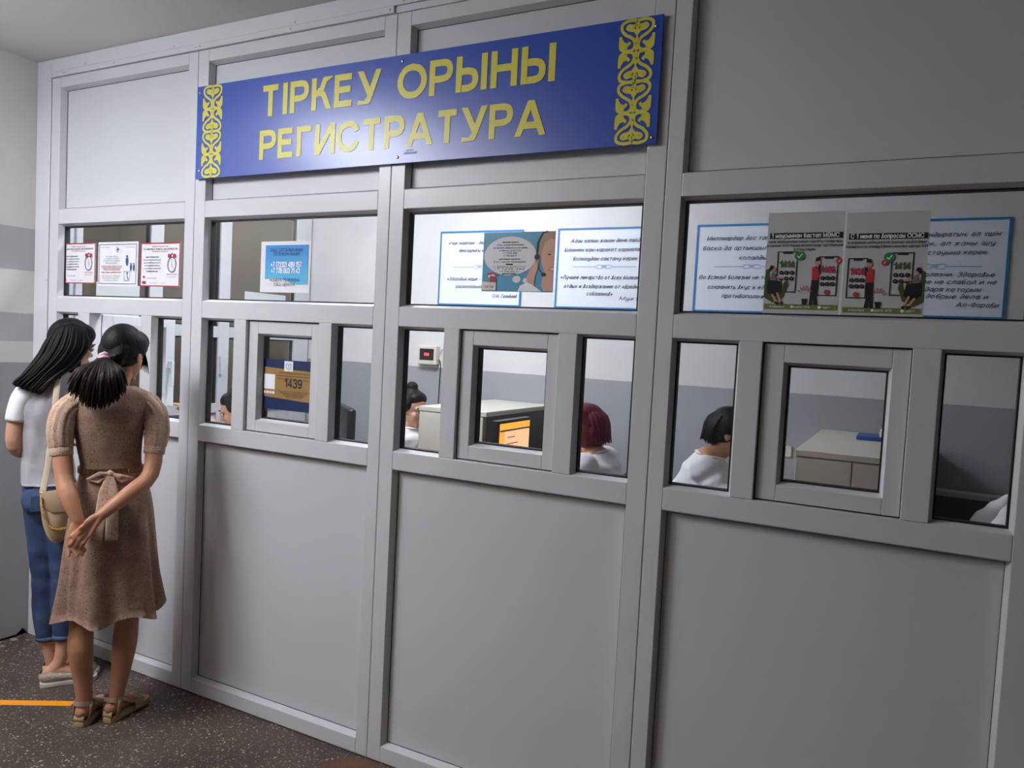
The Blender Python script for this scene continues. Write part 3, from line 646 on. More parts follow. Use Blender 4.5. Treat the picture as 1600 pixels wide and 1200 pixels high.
# 1439 sticker in the second hatch (the square code is left blank)
TAN = mat('tan_print', (158, 124, 72), .45); NAVY = mat('navy_print', (26, 46, 88), .4)
o, w, h = sheet('sticker', 'dark navy and tan sticker reading 1439 on the second bay hatch glass', 'sticker', .962, 1.243, 1.298, 1.506, y=.0465, m=NAVY)
bm = B(); poly(bm, [(-w, h*.25), (w, h*.19), (w, h*.80), (-w, h*.84)], -.0012); link('tan_field', bm, TAN, o)
bm = B(); text(bm, '1439', w*.2, h*.47, .032, YP, 0, .2, width=w*.64, center=True)
for i in range(3): text(bm, 'сапасыз медициналық қызмет көрсету'[i:], w*.22, h*(.735-.06*i), .0055, YP, 0, .13, width=w*(1.3-.1*(i == 0)), center=True)
for i in range(4): text(bm, 'обращайтесь по единому номеру'[i:], w*.22, h*(.37-.035*i), .005, YP, 0, .13, width=w*(1.2-.2*i), center=True)
link('lettering', bm, [INK], o)
bm = B(); rect(bm, -w*.17, w*.17, h*.78, h*.98, YP); link('emblem_field', bm, WHITEINK, o)
bm = B(); rect(bm, -w*.96, -w*.52, h*.40, h*.70, YP); link('white_square', bm, WHITEINK, o); bm = B()
for i in range(4): rect(bm, -w*(.96-.115*i), -w*(.87-.115*i), h*.31, h*.36, YP)
link('icon_row', bm, WHITEINK, o)
bm = B(); ribbon(bm, [(-w*.1, h*.94), (-w*.08, h*.84), (0, h*.81), (w*.08, h*.84), (w*.1, h*.94)], .0018, YP-.0006); ribbon(bm, [(0, h*.84), (0, h*.9), (-w*.06, h*.93)], .0016, YP-.0006); ribbon(bm, [(0, h*.9), (w*.06, h*.93)], .0016, YP-.0006)
link('emblem', bm, NAVYINK, o)

# operator poster, third bay
PHOTOB = mat('print_teal', (70, 150, 188), .35); BUB = mat('print_bubble', (214, 216, 222), .4); PSK = mat('print_skin', (206, 158, 136), .4); PHR = mat('print_blond', (160, 132, 106), .4)
o, w, h = sheet('poster', 'teal call-centre poster of a smiling operator with a headset beside an oval speech bubble', 'poster', 2.003, 2.279, 1.800, 2.005, m=PHOTOB)
bm = B()
disc(bm, -w*.22, h*.60, h*.325, -.0012, 0, 40, rx=w*.74)
for a, b, c in ((-.72, .27, .05), (.0, .21, .06), (.25, .19, .04)): disc(bm, w*a, h*b, h*c, -.0011, 0, 16, rx=w*c*2.0)
link('speech_bubble', bm, BUB, o)
bm = B()
pts = [(-.22, .83, .45), (-.22, .785, .75), (-.22, .735, .95), (-.22, .69, .6), (-.22, .645, .4), (-.22, .6, .38), (-.22, .545, .6), (-.22, .50, .9), (-.22, .46, .2), (-.22, .42, .9), (-.22, .38, .85), (-.22, .335, .5), (-.22, .30, .4)]
for i, (a, b, c) in enumerate(pts): text(bm, ['уважаемые пациенты', 'в call-центре поликлиники', 'вы можете записаться на прием', 'к врачу участка', '+7 7232 489', '+7 778 003 71'][i % 6], w*a, h*b-.002, .0052, YP, 0, .17, width=w*c, center=True)
link('lettering', bm, INK, o)
bm = B()
# woman: hair, face, hand, blouse, headset
poly(bm, [(w*.55, h*.55), (w*.60, h*.85), (w*.70, h*.98), (w*1.0, h*1.0), (w*1.0, h*.55)], -.0012, 1)
poly(bm, [(w*.68, h*.10), (w*.74, h*.35), (w*.66, h*.5), (w*.66, h*.66), (w*.74, h*.82), (w*.88, h*.88), (w*1.0, h*.86), (w*1.0, h*.02), (w*.75, h*.02)], -.0014, 0)
poly(bm, [(w*.30, h*.02), (w*.28, h*.25), (w*.36, h*.40), (w*.50, h*.50), (w*.58, h*.62), (w*.63, h*.60), (w*.58, h*.42), (w*.50, h*.25), (w*.48, h*.02)], -.0016, 0)
poly(bm, [(w*.05, h*.01), (w*.1, h*.1), (w*.3, h*.16), (w*.5, h*.1), (w*.7, h*.01)], -.0018, 2)
ribbon(bm, [(w*.52, h*.62), (w*.54, h*.82), (w*.66, h*.97), (w*.8, h*1.0)], .004, YP, 3); disc(bm, w*.54, h*.58, h*.05, YP, 3, 12)
ribbon(bm, [(w*.54, h*.55), (w*.60, h*.38), (w*.70, h*.30)], .002, YP, 3); disc(bm, w*.74, h*.29, h*.035, YP, 3, 12, rx=w*.07)
disc(bm, w*.87, h*.62, h*.012, YP, 3, 10, rx=w*.05); ribbon(bm, [(w*.80, h*.66), (w*.88, h*.675), (w*.95, h*.66)], .002, YP, 1)
poly(bm, [(w*.86, h*.36), (w*1.0, h*.34), (w*1.0, h*.42), (w*.92, h*.41)], YP, 4); poly(bm, [(w*.89, h*.375), (w*1.0, h*.36), (w*1.0, h*.40)], YP-.0004, 2)
link('operator_picture', bm, [PSK, PHR, WHITEINK, INK, LIP], o)
bm = B(); poly(bm, [(-w*.98, h*.02), (-w*.58, h*.02), (-w*.58, h*.15), (-w*.98, h*.17)], YP, 1); poly(bm, [(-w*.78, h*.17), (-w*.56, h*.16), (-w*.6, h*.25), (-w*.76, h*.27)], YP, 0); ribbon(bm, [(-w*.84, h*.29), (-w*.68, h*.31), (-w*.54, h*.27)], .006, YP, 0)
text(bm, '1414', -w*.78, h*.06, .008, YP-.0004, 2, .16, width=w*.26, center=True)
link('red_telephone_picture', bm, [RED, CREAMP, INK], o)

# two phone flyers, fourth bay
GREENINK = mat('green_ink', (36, 140, 66), .5); OLIVE = mat('olive_ink', (112, 128, 62), .5); DKOL = mat('dark_olive_ink', (70, 84, 36), .5); BLK = mat('black_print', (24, 28, 36), .5)
REDP = mat('red_print', (196, 52, 50), .5); SKP = mat('flyer_skin', (206, 150, 130), .5); FLY = mat('flyer_paper', (196, 197, 200), .5)
FM = [BLK, WHITEINK, GREENINK, REDP, OLIVE, DKOL, SKP, mat('crimson_print', (188, 54, 78), .5), GREYINK]
def flyer(x0, x1, z0, z1, mir, head, subs, label):
    o, w, h = sheet('flyer', label, 'flyer', x0, x1, z0, z1, m=FLY, group='green phone flyers in the fourth bay')
    s = -1 if mir else 1
    X = lambda a: s*w*a
    bm = B(); rect(bm, -w*.93, w*.97, h*.745, h*.80, -.0012, 0); text(bm, head, 0, h*.755, .0115, YP, 1, .2, width=w*1.75, center=True)
    for i, t in enumerate(subs): text(bm, t, 0, h*(.705-.038*i), .0075, YP, 0, .15, width=w*(1.9, 1.98, .55)[i], center=True)
    link('lettering', bm, FM, o)
    def P(pts, mi, y=YP): poly(bm, [(X(a), h*b) for a, b in (pts[::-1] if mir else pts)], y, mi)
    bm = B()
    def phone(cx, z0_, z1_, hw, num, nmi, red):
        x_0, x_1 = X(cx)-w*hw, X(cx)+w*hw
        rectline(bm, x_0, x_1, h*z0_, h*z1_, .0028, -.0014, 0)
        rect(bm, X(cx)-w*hw*.45, X(cx)+w*hw*.45, h*z1_-.007, h*z1_, -.0015, 0)
        zt = h*(z1_-.155); text(bm, num, X(cx), zt, .0165, YP, nmi, .22, width=w*hw*1.35, center=True)
        for r_ in range(2):
            for q in range(3): disc(bm, X(cx)+w*hw*.52*(q-1), zt-.016-.017*r_, .0060, YP, 0, 14); disc(bm, X(cx)+w*hw*.52*(q-1), zt-.016-.017*r_, .0022, YP-.0003, 8, 8)
        if red: disc(bm, X(cx), zt-.056, .0072, YP, 7, 14)
    phone(-.42, .22, .62, .27, '1414', 5, False); link('phone_drawing', bm, FM, o)
    bm = B(); phone(.66, .19, .57, .25, '1406', 7, True); link('phone_drawing', bm, FM, o)
    bm = B()
    gx, gz = X(-.10), h*.575; disc(bm, gx, gz, .0135, -.0026, 2, 20); ribbon(bm, [(gx-.006, gz), (gx-.001, gz-.005), (gx+.007, gz+.006)], .0028, -.0030, 1)
    link('green_tick_badge', bm, FM, o); bm = B()
    rx_, rz_ = X(.93 if not mir else .0), h*.525; disc(bm, rx_, rz_, .0085, -.0026, 7, 16); ribbon(bm, [(rx_-.003, rz_-.003), (rx_+.003, rz_+.003)], .0016, -.003, 1)
    link('red_badge', bm, FM, o)
    bm = B()
    # seated figure in a green armchair
    P([(-.98, .44), (-.90, .45), (-.86, .30), (-.5, .27), (-.46, .33), (-.38, .33), (-.36, .29), (-.48, .17), (-.75, .12), (-1.0, .17)], 5, -.0018)
    P([(-.88, .30), (-.80, .42), (-.72, .40), (-.66, .30)], 8, -.0020)
    P([(-.92, .34), (-.55, .33), (-.5, .22), (-.72, .17), (-.92, .22)], 0, -.0022)
    P([(-.80, .20), (-.74, .20), (-.6, .12), (-.66, .11)], 6, -.0024); P([(-.66, .21), (-.62, .22), (-.5, .13), (-.55, .12)], 6, -.0024)
    P([(-.70, .13), (-.58, .12), (-.60, .09), (-.68, .11)], 0, -.0026); P([(-.56, .13), (-.46, .12), (-.5, .09)], 0, -.0026)
    disc(bm, X(-.80), h*.445, .0085, -.0024, 6, 14); P([(-.90, .44), (-.86, .48), (-.78, .48), (-.76, .455), (-.86, .42)], 0, -.0026)
    P([(-.70, .36), (-.5, .35), (-.46, .37), (-.66, .38)], 6, -.0026)
    link('seated_figure_drawing', bm, FM, o)
    bm = B()
    P([(.26, .33), (.25, .46), (.36, .48), (.44, .42), (.42, .33)], 3, -.0018)
    P([(.25, .34), (.42, .34), (.40, .20), (.44, .10), (.34, .10), (.32, .2), (.30, .10), (.22, .10), (.24, .22)], 0, -.0020)
    disc(bm, X(.38), h*.51, .0082, -.0022, 6, 14); P([(.32, .52), (.34, .56), (.44, .56), (.45, .53)], 0, -.0024)
    ribbon(bm, [(X(.42), h*.45), (X(.47), h*.48), (X(.45), h*.40)], .004, -.0024, 0)
    P([(.02, .16), (.18, .16), (.15, .10), (.05, .10)], 0)
    for i in range(6):
        a = .5+i*.42; ribbon(bm, [(X(.1)+.013*math.cos(a), h*.20+.013*math.sin(a)), (X(.1)+.024*math.cos(a), h*.20+.026*math.sin(a))], .0022, YP, 7)
    link('standing_figure_drawing', bm, FM, o)
    bm = B(); rect(bm, -w*.97, w*.95, h*.055, h*.105, -.0012, 4)
    text(bm, 'жазыңыз', -w*.62, h*.07, .006, YP, 1, .15, width=w*.4, center=True); text(bm, 'звоните 1414', 0, h*.07, .006, YP, 1, .15, width=w*.5, center=True); text(bm, 'сайт', w*.66, h*.07, .006, YP, 1, .15, width=w*.26, center=True)
    disc(bm, -w*.22, h*.08, .004, YP, 1, 10); disc(bm, w*.5, h*.08, .0045, YP, 1, 10)
    link('footer_band', bm, FM, o)
flyer(2.963, 3.170, 1.746, 2.042, False, '1 маусымнан бастап МӘМС', ['және медициналық көмек көрсету сұрақтары', 'бойынша 1414 бірыңғай байланыс орталығына', 'жүгіну керек'], 'grey phone flyer with the 1414 phone on its left, the left of two')
flyer(3.176, 3.381, 1.741, 2.036, True, 'С 1 июня по вопросам ОСМС', ['и оказания медицинской помощи необходимо', 'обращаться по номеру Единого контакт-центра 1414', ' '], 'grey phone flyer with the 1414 phone on its right, the right of two')

# ============================================================ OFFICE BEHIND THE GLASS
def wall_board(x0, label, rows, sign):
    o, w, h = sheet('wall_poster', label, 'poster', x0, x0+.615, 1.852, 2.334, y=1.944, m=mat('board_white', (222, 228, 240), .35), group='blue-framed quotation boards on the office wall')
    bm = B(); rectline(bm, -w, w, 0, h, .012, YP); link('border', bm, BLUEINK, o)
    bm = B()
    for s, x, z, ww in rows: text(bm, s, x, z*h, .021, YP, 0, .14, width=ww, center=True, shear=.3)
    text(bm, sign, w*.62, h*.12, .020, YP, 0, .14, width=.17, center=True, shear=.3)
    link('lettering', bm, mat('indigo_ink', (52, 56, 80), .6), o)
    bm = B()
    for s_ in (-1, 1):
        ribbon(bm, [(s_*.05, h*.52), (s_*.2, h*.52)], .003, YP)
        ribbon(bm, [(s_*(.027+.022*math.cos(t*.5)), h*.52+.012*math.sin(t*.5)) for t in range(13)], .0025, YP)
        ribbon(bm, [(s_*(.006+.010*math.cos(t*.5)), h*.525+.007*math.sin(t*.5)) for t in range(13)], .0025, YP)
    link('flourish', bm, LILAC, o)
wall_board(.572, 'blue-framed quotation board on the office wall, left one seen behind the operator poster',
    [('«Чай ұнайтын - денсаулық тілегі»', 0, .82, .48), ('денсаулығы мықты болады', .02, .72, .36), ('«Здоровье наше - в наших руках»', 0, .34, .48), ('рациональное питание', 0, .24, .34)], 'О.М. Тажибаев')
wall_board(1.420, 'blue-framed quotation board on the office wall, right of the operator poster',
    [('Адам қалың жаман дене пайдасын', .03, .82, .50), ('білімнен қам-қаракет қорықпаған', 0, .71, .52), ('болмаудан сақтану керек', .0, .60, .40), ('«Лучшее лекарство от всех болезней –', .0, .37, .55), ('отдых и воздержание от «вредных', .0, .26, .50), ('соблазнов»', -.02, .17, .16)], 'Мухтар')
wall_board(2.268, 'blue-framed quotation board on the office wall, left one partly behind the phone flyers',
    [('Миллиардер дос таптың ба дос', .0, .82, .50), ('басқа да артықшылықтың бәрі', .0, .71, .54), ('қолайды', .0, .60, .14), ('Во всякой болезни не терять надежды', .0, .38, .56), ('сохранять вкус к еде - хорошо', .0, .27, .46), ('противоположное -', .0, .17, .30)], 'Гиппократ')
wall_board(3.130, 'blue-framed quotation board on the office wall, right of the phone flyers',
    [('денені қуаттандыратын, ол үшін', .0, .82, .52), ('қолың керек, ал жаны ішу', -.0, .73, .48), ('таразы жастауыңа керек', -.0, .64, .42), ('здоровье и болезни. Здоровье', .0, .42, .50), ('это состояние не слабой и не', .0, .345, .52), ('силы, благодаря которым', -.02, .27, .44), ('в питании, добрые дела и', -.0, .20, .46)], 'Ал-Фараби')

# LED clock box
c = thing('led_clock', 'small cream wall box with a glowing red display on the office wall', 'clock', (.53, 1.95, 1.455))
bm = B(); box(bm, -.075, .075, -.045, 0, 0, .125); bevel_all(bm, .006, 2); link('case', bm, CREAMP, c)
bm = B(); box(bm, -.055, .055, -.047, -.044, .03, .105); link('screen', bm, BLACKP, c)
bm = B(); text(bm, '00', -.017, .06, .016, -.0475, 0, .2, width=.034); link('display_digits', bm, mat('red_led', (255, 60, 70), .4, emis=3), c)
bm = B(); stube(bm, [(.07, -.012, .04), (.088, -.008, .0), (.082, -.005, -.2), (.085, -.005, -.6), (.083, -.005, -1.3)], [.003]*5, n=6); link('cable', bm, GASKET, c)
bm = B(); stube(bm, [(.07, -.012, .07), (.10, -.008, .11), (.13, -.006, .13), (.19, -.005, .15)], [.0025]*4, n=6); link('antenna_wire', bm, CREAMP, c)

# side partition between office and annex
sp = thing('side_partition', 'white-framed glazed side partition at the left end of the office, dim room behind it', 'partition', (-.565, 1.0, 0))
def sp_box(bm, y0, y1, z0, z1, x0=-.025, x1=.025): box(bm, x0, x1, y0-1.0, y1-1.0, z0, z1)
bm = B()
posts = [(.075, .10), (.19, .225), (.63, .715), (1.13, 1.215), (1.80, 1.945)]
for a_, b_ in posts: sp_box(bm, a_, b_, 0.002, 2.89)
sp_box(bm, .0645, .0745, 0.002, 2.89, -.02, .098)
for (a_, b_), (c_, d_) in zip(posts, posts[1:]):
    for z0, z1 in ((0.002, .06), (1.085, 1.145), (1.565, 1.635), (2.42, 2.50), (2.84, 2.89)): sp_box(bm, b_, c_, z0, z1)
bevel_all(bm, .002, 1); link('frame', bm, PVC, sp)
for (a_, b_), (c_, d_) in zip(posts, posts[1:]):
    first = a_ < .1
    bm = B(); sp_box(bm, b_, c_, .06, 1.085, -.008, .008); sp_box(bm, b_, c_, 2.50, 2.84, -.008, .008)
    if first: sp_box(bm, b_, c_, 1.145, 1.565, -.008, .008); sp_box(bm, b_, c_, 1.635, 2.42, -.008, .008)
    link('solid_panel', bm, PANEL, sp)
    if not first:
        for z0, z1 in ((1.145, 1.565), (1.635, 2.42)):
            bm = B(); sp_box(bm, b_, c_, z0, z1, -.002, .002); g_ = link('glass', bm, GLASS, sp)
            bm = B(); t_ = .008
            for q in ((b_, c_, z0, z0+t_), (b_, c_, z1-t_, z1), (b_, b_+t_, z0+t_, z1-t_), (c_-t_, c_, z0+t_, z1-t_)): sp_box(bm, *q, -.012, .012)
            link('gasket', bm, GASKET, g_)
bm = B(); box(bm, .0255, .045, 1.14-1.0, 1.155-1.0, 1.33, 1.45); bevel_all(bm, .003, 1); link('handle', bm, PVC, sp)
for y0, y1, z0, z1, lb in ((1.33, 1.70, 1.64, 1.876, 'white sheet taped inside the far side partition, seen below the blue call-centre sheet'), (.30, .56, 1.645, 1.84, 'pale sheet taped on the side partition, seen below the middle small notice'), (.32, .52, 1.48, 1.562, 'small white sheet on the side partition, above the visitor in the brown dress')):
    bm = B(); box(bm, 0, .001, -(y1-y0)/2, (y1-y0)/2, 0, z1-z0); o = link('paper_sheet', bm, mat('pale_sheet', (206, 212, 214), .6), None, False, (-.538, (y0+y1)/2, z0)); tag(o, lb, 'sheet')

# furniture
def cabinet(x0, x1, y0, y1, z1, label, doors, side):
    c = thing('cabinet', label, 'cabinet', ((x0+x1)/2, (y0+y1)/2, 0)); X, Y = (x1-x0)/2, (y1-y0)/2
    bm = B(); box(bm, -X+.002, X-.019, -Y+.018, Y, .0, z1-.025); bevel_all(bm, .001, 1); link('body', bm, CAB, c)
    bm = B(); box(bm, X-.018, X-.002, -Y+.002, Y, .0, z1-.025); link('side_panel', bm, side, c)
    bm = B(); box(bm, -X, X, -Y, -.0015, z1-.025, z1); box(bm, -X, X, .0015, Y, z1-.025, z1); bevel_all(bm, .002, 1); link('top', bm, CAB, c)
    w_ = (2*X-.02)/doors
    for i in range(doors):
        bm = B(); box(bm, -X+.002+w_*i+.002, -X+.002+w_*(i+1)-.002, -Y+.001, -Y+.017, .06, z1-.03); bevel_all(bm, .0015, 1); dr = link('door', bm, CAB, c)
        bm = B(); box(bm, -.05, .05, -.012, 0, -.005, .005); bevel_all(bm, .002, 1); link('handle', bm, STEEL, dr, False, (-X+.002+w_*(i+.5), -Y+.001, z1-.35))
    return c
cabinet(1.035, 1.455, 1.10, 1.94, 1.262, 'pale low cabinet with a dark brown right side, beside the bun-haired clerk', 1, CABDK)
cabinet(2.985, 3.42, .87, 1.94, 1.262, 'pale low cabinet block in the fourth bay with a blue folder on top', 2, CAB)
def desk(name, label, x0, x1, y0, y1, z1, m, t=.025):
    d = thing(name, label, 'desk', ((x0+x1)/2, (y0+y1)/2, 0)); X, Y = (x1-x0)/2, (y1-y0)/2
    bm = B(); box(bm, -X, X, -Y, Y, z1-t, z1); bevel_all(bm, .002, 1); link('tabletop', bm, m, d)
    for s_ in (-1, 1):
        bm = B(); box(bm, s_*(X-.03)-.01, s_*(X-.03)+.01, -Y+.02, Y-.02, 0, z1-t); link('side_panel', bm, m, d)
    bm = B(); box(bm, -X+.045, X-.045, Y-.05, Y-.035, .3, z1-t); link('back_panel', bm, m, d)
    return d
desk('counter', 'long white counter right behind the glass of the first and second bays', -.50, 1.56, .085, .47, 1.125, DESKW)
desk('desk', 'brown desk carrying the monitor in the third bay', 1.50, 1.93, .50, 1.08, .80, DESKB)
desk('desk', 'red-brown desk edge low in the rightmost side pane', 3.46, 4.3, .12, .60, 1.115, DESKB)
sb = thing('sideboard', 'dark low sideboard with a pale top edge against the office wall, far right', 'cabinet', (4.16, 1.70, 0), math.radians(-5))
bm = B(); box(bm, -.68, .68, .11, .18, 0, 1.0); bevel_all(bm, .002, 1); link('body', bm, mat('sideboard_dark', (74, 72, 66), .6), sb)
bm = B(); box(bm, -.69, .69, .10, .19, 1.001, 1.025); bevel_all(bm, .002, 1); link('top', bm, CAB, sb)

# things on the furniture
m_ = thing('monitor', 'flat monitor with a bright orange and pink screen, turned to the red-haired clerk', 'monitor', (1.755, .84, .80), math.radians(90))
bm = B(); box(bm, -.165, .165, 0, .035, .17, .472); bevel_all(bm, .004, 2); link('housing', bm, BLACKP, m_)
bm = B(); rect(bm, -.15, .15, .19, .458, -.001, 0); sc_ = link('screen', bm, mat('screen_peach', (252, 196, 150), .3, emis=.5), m_)
bm = B(); rect(bm, -.15, .15, .43, .458, -.002, 0); rect(bm, -.15, -.105, .19, .422, -.002, 0); link('screen_toolbar', bm, mat('screen_orange', (250, 180, 60), .3, emis=.5), sc_)
bm = B(); rect(bm, -.15, .15, .421, .429, -.0025, 0)
for i in range(5): rect(bm, -.08, -.08+.08+.03*(i % 3), .39-.03*i, .394-.03*i, -.0025, 0)
link('screen_rows', bm, mat('screen_brown', (110, 84, 60), .3, emis=.12), sc_)
bm = B(); tube(bm, [(0, .02, .02), (0, .02, .2)], [.02, .02]); link('stand', bm, BLACKP, m_)
bm = B(); box(bm, -.1, .1, -.06, .1, 0, .012); bevel_all(bm, .004, 2); link('base', bm, BLACKP, m_)
bm = B(); box(bm, -.13, .13, -.09, .09, 0, .018); bevel_all(bm, .003, 2)
o = tag(link('folder', bm, mat('blue_folder', (34, 74, 150), .4), None, False, (3.30, 1.62, 1.263)), 'blue folder lying on the fourth bay cabinet', 'folder')
bm = B(); box(bm, -.07, .07, -.08, .08, 0, .028); bevel_all(bm, .002, 1)
tag(link('paper_stack', bm, PAPER, None, False, (3.335, 1.62, 1.282)), 'small pile of white paper on the blue folder', 'paper')
bm = B(); box(bm, -.10, .10, -.06, .06, 0, .035); bevel_all(bm, .004, 1)
tag(link('paper_stack', bm, PAPER, None, False, (1.30, .19, 1.126), (0, 0, .5)), 'thick white document lying on the counter in the second bay right pane', 'paper')
bm = B(); box(bm, -.10, .10, -.07, .07, 0, .004)
tag(link('paper_sheet', bm, PAPER, None, False, (1.42, .345, 1.126), (0, 0, .2)), 'loose white sheet on the counter in front of the thick document', 'sheet')
bm = B(); box(bm, -.045, .045, -.01, 0, -.03, .03); bevel_all(bm, .004, 1); ou = link('power_socket', bm, CREAMP, None, False, (2.80, 1.95, 1.125)); tag(ou, 'small white wall socket left of the fourth bay cabinet', 'socket')
dk = desk('desk', 'grey side table between the black-haired clerk and the fourth bay cabinet', 2.60, 2.96, 1.30, 1.92, .965, mat('grey_laminate', (150, 150, 150), .5))
bm = B(); box(bm, -.055, .055, -.05, .05, 0, .055); bevel_all(bm, .003, 1); tag(link('card_box', bm, mat('grey_box', (176, 176, 174), .6), None, False, (2.84, 1.42, .966)), 'small grey box on the side table by the fourth bay cabinet', 'box')
bm = B(); tube(bm, [(0, 0, 0), (0, 0, .09)], [.02, .027], n=20, round_=False); tag(link('paper_cup', bm, PAPER, None, True, (2.925, 1.40, .966)), 'white paper cup beside the small grey box', 'cup')

def stool(x, y, label):
    c = thing('stool', label, 'stool', (x, y, 0))
    bm = B(); tube(bm, [(0, 0, .462), (0, 0, .50)], [.16, .16], n=28, round_=False); bevel_all(bm, .006, 2); link('seat', bm, BLACKP, c)
    for k in range(4):
        a = PI/4+k*PI/2; bm = B(); tube(bm, [(.10*math.cos(a), .10*math.sin(a), .46), (.16*math.cos(a), .16*math.sin(a), .0)], [.012, .011], n=10, round_=False); link('leg', bm, STEEL, c)
def office_chair(x, y, rz, label, zt):
    c = thing('office_chair', label, 'chair', (x, y, 0), rz)
    bm = B(); box(bm, -.23, .23, -.22, .22, .44, .51); bevel_all(bm, .02, 3); link('seat', bm, BLACKP, c, True)
    bm = B(); box(bm, -.21, .21, -.27, -.22, .60, zt); bevel_all(bm, .02, 3); link('backrest', bm, BLACKP, c, True)
    bm = B(); tube(bm, [(0, 0, .06), (0, 0, .44)], [.025, .025], round_=False); link('column', bm, BLACKP, c)
    bm = B(); box(bm, -.03, .03, -.25, -.23, .44, .62); link('back_bracket', bm, BLACKP, c)
    for k in range(5):
        a = k*2*PI/5; bm = B(); tube(bm, [(.02*math.cos(a), .02*math.sin(a), .08), (.27*math.cos(a), .27*math.sin(a), .055)], [.02, .013], n=8); lg = link('leg', bm, BLACKP, c)
        bm = B(); ell(bm, (.27*math.cos(a), .27*math.sin(a), .027), (.025, .025, .027), seg=2); link('caster', bm, BLACKP, lg)
    return c

# floor things
bm = B()
d_ = V((.32-.06, -.33+.49, 0)).normalized(); n_ = V((-d_.y, d_.x, 0))*.021; p0 = V((.315, -.332, 0)); p1 = p0-d_*1.0
ctr = (p0+p1)/2
for a_, b_ in ((p0, p1),):
    lo = [a_-n_-ctr, a_+n_-ctr, b_+n_-ctr, b_-n_-ctr]
    vl = [bm.verts.new((q.x, q.y, .0002)) for q in lo]; vh = [bm.verts.new((q.x, q.y, .0012)) for q in lo]
    bm.faces.new(vh[::-1]); bm.faces.new(vl)
    for i in range(4): bm.faces.new((vl[i], vl[(i+1) % 4], vh[(i+1) % 4], vh[i]))
bmesh.ops.recalc_face_normals(bm, faces=bm.faces[:])
tag(link('floor_tape', bm, mat('orange_tape', (246, 158, 30), .5), None, False, ctr), 'orange marking tape on the terrazzo floor beside the sandals', 'tape')
bm = B(); n = 10; vs_ = []
X0, Y0, X1, Y1, R_ = 1.50, -.75, 2.6, -.012, .14
for cx, cy, a0 in ((X0+R_, Y1-R_, 90), (X0+R_, Y0+R_, 180), (X1-R_, Y0+R_, 270), (X1-R_, Y1-R_, 0)):
    for i in range(n+1):
        a = math.radians(a0+90*i/n); vs_.append((cx+R_*math.cos(a)-2.05, cy+R_*math.sin(a)+.38))
vl = [bm.verts.new((a, b, .0004)) for a, b in vs_]; vh = [bm.verts.new((a, b, .006)) for a, b in vs_]
bm.faces.new(vh); bm.faces.new(vl[::-1])
for i in range(len(vl)): bm.faces.new((vl[i], vl[(i+1) % len(vl)], vh[(i+1) % len(vl)], vh[i]))
tag(link('floor_mat', bm, mat('brown_mat', (104, 74, 58), .9, bump=(90, .5), var=(14, .2)), None, False, (2.05, -.38, 0)), 'rust-brown floor mat with a rounded corner at the foot of the partition', 'mat')
for i, (x, y, s_) in enumerate(((-.53, -.10, .016), (-.50, -.17, .011), (-.545, -.19, .02), (-.48, -.06, .008))):
    bm = B(); ell(bm, (0, 0, s_*.4), (s_*1.4, s_, s_*.4), seg=2)
    for v in bm.verts: v.co *= 1+.2*math.sin(v.co.x*900+v.co.y*700)
    bm.transform(Matrix.Translation((0, 0, -min(v.co.z for v in bm.verts))))
    tag(link('plaster_crumb', bm, mat('plaster_crumb', (128, 118, 104), .9), None, False, (x, y, 0)), ['plaster crumb on the floor by the left wall, middle of the line', 'small plaster crumb on the floor, furthest from the left wall', 'largest plaster crumb on the floor, nearest the camera', 'tiniest plaster crumb on the floor, close to the partition'][i], 'rubble', 'plaster crumbs along the left wall foot')

# ceiling lamps of corridor and office, plus two added fill lamps
def ceiling_lamp(x, y, lx, ly, em, label, col=(240, 244, 252)):
    l = thing('ceiling_lamp', label, 'lamp', (x, y, CZ-.14))
    bm = B(); box(bm, -lx/2-.02, lx/2+.02, -ly/2-.02, ly/2+.02, .10, .1395); link('housing', bm, PVC, l)
    bm = B(); box(bm, -lx/2, lx/2, -ly/2, ly/2, 0, .10); link('diffuser', bm, mat('lamp_glow_%d' % int(em*10), col, .5, emis=em), l)
ceiling_lamp(.15, -1.75, .6, .6, LAMP_CORRIDOR, 'square white ceiling lamp over the corridor, left of the visitors')
ceiling_lamp(.90, .62, .6, .3, LAMP_OFFICE, 'long white ceiling lamp over the left part of the office')
ceiling_lamp(.45, -2.75, .6, .6, LAMP_FILL, 'unseen square fill lamp added further back along the corridor', (255, 246, 236))
ceiling_lamp(-1.9, 1.1, .4, .4, LAMP_ANNEX_FILL, 'unseen fill lamp added to brighten the room behind the side partition', (250, 244, 234))

#PEOPLE#
# ============================================================ PEOPLE
def basis(f, up=(0, 0, 1)):
    f = V(f).normalized(); s = f.cross(V(up)).normalized(); u = s.cross(f)
    return Matrix((s, f, u)).transposed()
def head_mesh(bm, c, f, k=.93, up=(0, 0, 1)):
    M = basis(f, up); c = V(c)
    def e(p, r): ell(bm, c+M @ (V(p)*k), [q*k for q in r], M, 3)
    e((0, -.012, .02), (.073, .090, .086)); e((0, .03, -.045), (.056, .055, .074)); e((0, .066, -.102), (.024, .018, .019))
    e((0, .092, -.032), (.012, .018, .011)); e((0, .086, -.008), (.007, .013, .026)); e((0, .080, -.068), (.021, .010, .010))
    for s in (-1, 1):
        e((s*.034, .056, -.036), (.022, .020, .022)); e((s*.030, .070, .012), (.024, .014, .010))
        e((s*.074, -.006, -.018), (.008, .017, .028)); e((s*.078, -.012, -.016), (.005, .013, .021))
    return M
